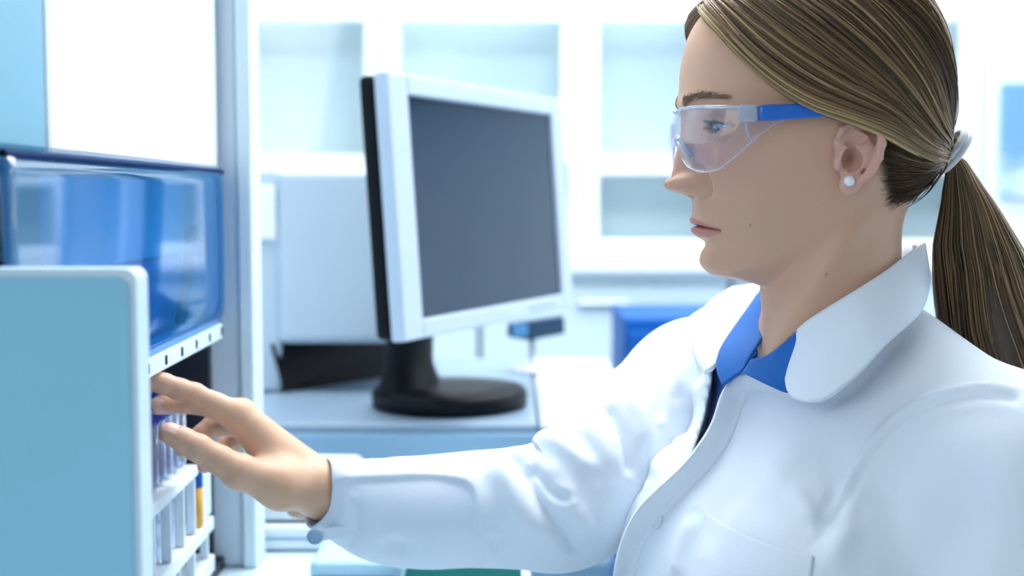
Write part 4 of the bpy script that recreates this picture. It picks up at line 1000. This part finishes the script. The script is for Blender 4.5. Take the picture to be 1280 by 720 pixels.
# collar: near flap, far flap, stand behind the neck
col_in = [(982, 446, .985), (984, 428, .975), (998, 409, .955), (1031, 386, .94), (1072, 361, .935), (1113, 334, .955), (1142, 311, .985), (1157, 302, 1.02)]
col_out = [(981, 474, .95), (984, 494, .93), (1000, 502, .915), (1024, 502, .905), (1060, 478, .90), (1113, 426, .905), (1158, 380, .945), (1164, 345, 1.0)]
patch('near_collar', col_in, col_out, 70, 22, COAT, .003, .005, .004, person, .004, (.14, 1))
patch('far_collar', [(956, 352, 1.075), (940, 378, 1.068), (921, 403, 1.058), (905, 428, 1.045), (893, 455, 1.03)], [(915, 358, 1.15), (884, 378, 1.14), (868, 408, 1.12), (864, 440, 1.09), (880, 468, 1.045)], 36, 14, COAT, .003, .004, .006, person, 0)
ns = crom(np.array([P(1146, 306, 1.03), P(1138, 306, 1.06), P(1110, 318, 1.09), P(1040, 330, 1.10), P(985, 345, 1.09), P(956, 356, 1.075)]), 30); V = []
for q in ns:
    for k in range(8): V.append(q+np.array([(q[0]-N0[0])*.1, (q[1]-N0[1])*.15, -.05])*(k/7))
sheet('collar_back', V, 30, 8, .003, COAT, person)
# shirt collar
patch('shirt_collar_far', [(958, 364, 1.045), (961, 385, 1.03), (960, 405, 1.018), (951, 424, 1.005), (938, 444, .995), (928, 462, .99)], [(950, 362, 1.075), (932, 388, 1.06), (912, 416, 1.045), (897, 440, 1.03), (894, 462, 1.015), (903, 482, 1.0)], 36, 14, SHIRT, .002, .0, 0, person, .003, (2, 3))
patch('shirt_collar_near', [(938, 450, .988), (955, 446, .978), (975, 432, .966), (992, 417, .955), (1012, 400, .945)], [(928, 465, .985), (945, 474, .97), (965, 484, .955), (988, 492, .945), (1012, 470, .94)], 36, 14, SHIRT, .002, -.03, 0, person, .003)
bm = bmesh.new()
def button(px, py, r_, m, b=None, name='button', par=None):
    co, n = ray(b or bvh, px, py)
    if co is None: return
    bm = bmesh.new(); lathe_bm(bm, [(r_*.9, 0), (r_, .0006), (r_, .0014), (r_*.8, .002), (r_*.65, .0015), (.0004, .0015)], 20)
    bm.transform(Matrix.Translation(co+n*.0004) @ n.to_track_quat('Z', 'Y').to_matrix().to_4x4()); bmo(name, bm, m, par or coat, True)
BTN = mat('white_button', (.75, .82, .88), .3)
button(822, 652, .0065, BTN); button(936, 487, .0055, BTN)
# front plackets with a turned edge
def strip(name, edge, outer, nu=90, nv=9, lift=.0035):
    A = crom(np.array(edge, float), nu); B = crom(np.array(outer, float), nu); YB = []
    for q in B:
        co, _ = ray(bvh, *q); YB.append(co.y if co else np.nan)
    YB = np.array(YB); ok = ~np.isnan(YB); YB = np.interp(np.arange(nu), np.arange(nu)[ok], YB[ok]); V = np.zeros((nu, nv, 3))
    for i in range(nu):
        for j in range(nv):
            t = j/(nv-1); q = A[i]*(1-t)+B[i]*t; co, _ = ray(bvh, *q); Y = co.y if co else YB[i]
            Y = min(max(Y, YB[i]-.004), YB[i]+.005); V[i, j] = P(q[0], q[1], Y-lift*(1-t)**.6-.001)
    for _ in range(30): V[1:-1] = .5*V[1:-1]+.25*(V[2:]+V[:-2])
    V[:, 1:-1] = .5*V[:, 1:-1]+.25*(V[:, 2:]+V[:, :-2])
    F = grid_faces(nu, nv); X = V.reshape(-1, 3)
    if (normals(X, F)*view(X)).sum() < 0: X = V[::-1].reshape(-1, 3)
    sheet(name, X, nu, nv, .003, COAT, coat)
strip('near_placket', [(990, 486), (962, 471), (936, 463), (915, 469), (902, 490), (893, 528), (868, 568), (826, 608), (792, 642), (774, 690), (764, 745)], [(1002, 502), (966, 491), (942, 487), (931, 496), (924, 523), (911, 555), (886, 588), (844, 632), (814, 664), (798, 700), (790, 745)])
strip('far_placket', [(889, 462), (886, 500), (876, 540), (858, 582), (838, 604)], [(866, 458), (860, 500), (846, 540), (824, 582), (806, 604)], 60, 9, .003)
# breast pocket following the chest
def pocket(q, nu=30, nv=30):
    V = []
    for i in range(nu):
        for j in range(nv):
            s, t = i/(nu-1), j/(nv-1); x = (q[0][0]*(1-s)+q[1][0]*s)*(1-t)+(q[3][0]*(1-s)+q[2][0]*s)*t; y = (q[0][1]*(1-s)+q[1][1]*s)*(1-t)+(q[3][1]*(1-s)+q[2][1]*s)*t
            y += 8*math.sin(PI*s)*(1-t)
            co, n = ray(bvh, x, y)
            if co is None: co, n = P(x, y, .9), Vector((0, -1, 0))
            V.append(co+n*(.0022+.003*math.sin(PI*s)*(1-t)**3))
    V = np.array(V); F = grid_faces(nu, nv)
    if (normals(V, F)*view(V)).sum() < 0: V = V.reshape(nu, nv, 3)[::-1].reshape(-1, 3)
    sheet('breast_pocket', V, nu, nv, .002, COAT, coat)
pocket([(884, 642), (1018, 696), (1000, 800), (862, 760)])
# far sleeve, lofted along the arm
sp = [(403, 616, 1.112, .0300), (420, 619, 1.112, .0345), (445, 628, 1.112, .0405), (472, 636, 1.111, .0455), (520, 641, 1.107, .049), (590, 638, 1.100, .0505), (650, 636, 1.090, .053), (700, 632, 1.085, .058), (742, 602, 1.095, .060), (784, 556, 1.12, .060), (828, 510, 1.155, .056), (866, 466, 1.185, .052), (905, 452, 1.19, .045)]
nS = 230; pc = crom(np.array([list(P(a, b, c))+[d] for a, b, c, d in sp]), nS); nphi = 150
T = np.gradient(pc[:, :3], axis=0); T /= np.linalg.norm(T, axis=1, keepdims=True)
V = np.zeros((nS, nphi, 3)); ph = np.linspace(0, 2*PI, nphi, endpoint=False)
for i in range(nS):
    t = T[i]; a = np.cross(t, [0, 1, 0]); a /= np.linalg.norm(a); b = np.cross(t, a); b *= np.sign(-b[1]) or 1
    if a[2] < 0: a = -a
    R_ = pc[i, 3]*(1+.02*np.sin(ph*3+i*.03))
    V[i] = pc[i, :3]+R_[:, None]*(np.cos(ph)[:, None]*a*1.0+np.sin(ph)[:, None]*b*.92)
    k = max(0, 1-i/14); V[i] += np.array([1, 0, 0])*(.012*k*np.sin(ph)-.008*k*sm(.2, 1, -np.cos(ph)))[:, None]
V = V.reshape(-1, 3); F = grid_faces(nS, nphi, True)
Nn = normals(V, F); cen_ = np.repeat(pc[:, :3], nphi, 0)
if (Nn*(V-cen_)).sum() < 0: F = F[:, ::-1]
SFD = [
 ([(405, 600), (480, 597), (560, 597), (590, 606), (600, 640), (598, 690)], .0034, 13, -1),
 ([(612, 560), (640, 572), (655, 592), (678, 634), (708, 676), (730, 705)], -.0085, 7, 0), ([(600, 575), (628, 590), (650, 630), (675, 690)], .0060, 16, 0),
 ([(650, 553), (690, 550), (720, 570), (750, 600)], .0060, 12, 0), ([(656, 578), (672, 594), (690, 616), (720, 628)], -.0065, 7, 0),
 ([(690, 600), (720, 640), (742, 690)], .0065, 14, 0), ([(617, 664), (618, 700)], -.008, 9, 0), ([(470, 700), (484, 682), (520, 690)], -.004, 9, 0),
 ([(720, 515), (748, 548), (772, 600)], .0045, 14, 0), ([(752, 500), (778, 545), (790, 600)], -.0065, 8, 0), ([(778, 480), (800, 520), (806, 570)], .005, 13, 0),
 ([(800, 455), (822, 490), (826, 530)], -.005, 8, 0), ([(826, 425), (842, 460), (846, 500)], .0035, 10, 0),
 ([(430, 690), (446, 655), (442, 620)], -.003, 7, 0), ([(500, 572), (540, 585), (580, 580)], -.002, 9, 0)]
V = folds(V, F, SFD)
# hem welt at the cuff
I = np.arange(nS*nphi).reshape(nS, nphi)
Nn = normals(V, F); wel = np.zeros(nS); wel[:9] = .0010; wel[9] = -.0005; V = V+Nn*np.repeat(wel, nphi)[:, None]
fl = F
o_n = len(V); Wn = V-Nn*.0025; ring = I[0]; rn2 = np.roll(ring, -1); rimf = np.stack([rn2, ring, ring+o_n, rn2+o_n], 1)
end = I[-1]; en2 = np.roll(end, -1); rimg = np.stack([end, en2, en2+o_n, end+o_n], 1)
slv = mesh_np('coat_sleeve', np.r_[V, Wn], np.concatenate([fl, fl[:, ::-1]+o_n, rimf, rimg]), COAT, person)
lathe_c = P(394, 671, 1.075)
bm = bmesh.new(); lathe_bm(bm, [(.006, 0), (.0068, .0008), (.0068, .0022), (.005, .003), (.0004, .0026)], 20)
bm.transform(Matrix.Translation(lathe_c) @ Matrix.Rotation(math.radians(68), 4, 'X')); bmo('cuff_button', bm, SLATE, slv, True)
bm = bmesh.new(); addbox(bm, -.004, .030, -.001, .001, -.005, .005, .0008); bm.transform(Matrix.Translation(lathe_c+Vector((.002, .003, .0))) @ Matrix.Rotation(math.radians(-10), 4, 'Y')); bmo('cuff_tab', bm, COAT, slv)
# trousers, shoes, stool (below the frame)
TR = mat('navy_trousers', (.03, .045, .09), .8, bump=.2, bscale=600)
g3 = G((-.34, .70, .06), (.56, 1.42, .70), .008)
f = g3.ell(HIP+Ft*-.01+Zt*-.02, (.150, .112, .10), [Lt, Ft, Zt])
for s, k, ft in zip((1, -1), KN, FT): f = smin(f, g3.cap(HIP+Lt*.085*s, k, .084, .062), .03); f = smin(f, g3.cap(k, ft+Zt*.03, .060, .050), .02)
TV, TF = nets(g3, f); mesh_np('trousers', relax(TV, TF, 2), TF, TR, person)
for k, ft in zip(KN, FT):
    g4 = G(ft+np.array([-.22, -.07, -.09]), ft+np.array([.09, .07, .05]), .005)
    b0 = float(ft[2])-.045
    f = smin(g4.ell(ft+np.array([-.06, 0, -.03]), (.13, .043, .036)), g4.cap(ft+np.array([.01, 0, -.02]), ft+np.array([.01, 0, .02]), .04, .042), .03); f = np.maximum(f, b0-g4.z)
    a, b_ = nets(g4, f); mesh_np('shoe', relax(a, b_, 1), b_, WHITE, person)
st = empty('lab_stool', 'round padded lab stool she sits on', 'stool', (HIP[0], HIP[1], 0))
hz = HIP[2]-.125
lathe('seat', [(.15, hz-.07), (.185, hz-.06), (.19, hz-.03), (.18, hz-.008), (.12, hz), (.001, hz)], NAVY, st, 40)
lathe('post', [(.03, .09), (.03, .3), (.022, .3), (.022, hz-.0705)], STEEL, st, 24)
lathe('foot_ring', [(.19, .2), (.2, .195), (.21, .2), (.2, .205)], STEEL, st, 40)
for i in range(5):
    a = 2*PI*i/5+.3
    tubes('leg', [[(0.02*math.cos(a), .02*math.sin(a), .10), (.15*math.cos(a), .15*math.sin(a), .07), (.27*math.cos(a), .27*math.sin(a), .022)]], .018, STEEL, st, 10)
for i in range(3):
    a = 2*PI*i/3+.3; tubes('ring_spoke', [[(.03*math.cos(a), .03*math.sin(a), .2), (.19*math.cos(a), .19*math.sin(a), .2)]], .007, STEEL, st, 8)
# ------------------------------------------------------------------ safety glasses
gl = empty('safety_glasses', 'clear wraparound safety glasses with blue temples worn by the woman', 'safety glasses')
LENS = clear_mat('clear_lens', (.95, .95, .985), .015, .03, .22, (.75, .78, .95), .035)
CLEAR = clear_mat('clear_frame', (.80, .85, .92), .06, .08, .5, (.7, .78, .88), .30)
BLT = mat('blue_temple', (.005, .13, .55), .35, coat=.3)
UC, AA, BB, PP = .030, .0900, .0725, 2.5
def plan(s):      # s 0 centre .. 1 end of side shield
    ang = s*PI/2*.86; return UC+AA*np.abs(np.cos(ang))**(2/PP), BB*np.sin(np.abs(ang))**(2/PP)
def lens_bot(s): return np.interp(s, [0, .07, .14, .22, .33, .45, .58, .72, .88, 1], [.014, .010, .000, -.0055, -.0090, -.0105, -.0085, .0015, .0175, .0275])
def lens_top(s): return np.interp(s, [0, .1, .3, .6, 1], [.0365, .0378, .0380, .0370, .0345])
nu, nv = 121, 20; V = np.zeros((nu, nv, 3)); sg = np.linspace(-1, 1, nu)
for i, s in enumerate(sg):
    u, v = plan(abs(s)); a, b = lens_bot(abs(s)), lens_top(abs(s))
    for j in range(nv):
        t = j/(nv-1); w_ = a+(b-a)*t; bow = -.004*(2*t-1)**2
        V[i, j] = (u+bow, v*np.sign(s)*(1+bow*1.5), w_)
LV = H2W(V.reshape(-1, 3)); F = grid_faces(nu, nv)
cen_l = H2W(np.array([.02, 0, .02]))
if (normals(LV, F)*(LV-cen_l)).sum() < 0: LV = LV.reshape(nu, nv, 3)[::-1].reshape(-1, 3)
sheet('lens', LV, nu, nv, .0018, LENS, gl)
Lg = V
# rim beads along the top and bottom edge, nose pads, hinge blocks, temples
tubes('top_rim', [H2W(Lg[:, -1])], .0013, CLEAR, gl, 8)
tubes('bottom_rim', [H2W(Lg[:, 0])], .0005, CLEAR, gl, 6)
for s in (1, -1):
    k = [int((nu-1)/2+s*(nu-1)/2*q) for q in (.82, .82)]
    col_ = Lg[k[0]]; tubes('side_ridge', [H2W(col_*np.array([1, 1.01, 1]))], .0011, CLEAR, gl, 6)
    def bar(name, q, hw, th_, m, par):
        C = crom(np.array(q), 24); V = []
        T = np.gradient(C, axis=0); T /= np.linalg.norm(T, axis=1, keepdims=True)
        for i, c_ in enumerate(C):
            o_ = np.cross(T[i], [0, 0, 1]); o_ /= np.linalg.norm(o_); up_ = np.array([0, 0, 1.])
            h_ = np.interp(i/23, [0, .06, 1], [hw[0]*.9, hw[0], hw[1]])
            for a in np.linspace(0, 2*PI, 16, endpoint=False):
                ca, sa = math.cos(a), math.sin(a); V.append(c_+up_*h_*np.sign(ca)*abs(ca)**.4+o_*th_*np.sign(sa)*abs(sa)**.5)
        V = H2W(np.array(V)); F = grid_faces(24, 16, True)
        caps = [[0]*4]
        ob = mesh_np(name, V, F, m, par); bm = bmesh.new(); bm.from_mesh(ob.data); bmesh.ops.holes_fill(bm, edges=bm.edges, sides=0); bmesh.ops.recalc_face_normals(bm, faces=bm.faces); bm.to_mesh(ob.data); bm.free(); return ob
    hb = []
    for q in (.77, .83, .885): u, v = plan(q); hb.append((u+.001, s*(v+.0025), .0315))
    bar('hinge_block', hb, (.0062, .0062), .0032, CLEAR, gl)
    u, v = plan(.885); q0 = (u, s*(v+.0025), .0315)
    t_ = bar('temple', [q0, (.045, s*.0755, .0325), (.018, s*.0790, .0335), (-.010, s*.0795, .0325), (-.022, s*.0780, .027)], (.0058, .0040), .0019, BLT, gl)
    tubes('nose_pad', [H2W(np.array([(.1150, s*.007, .016), (.111, s*.0095, .009), (.107, s*.012, .002)]))], [[.0016, .0026, .0018]], CLEAR, gl, 8)
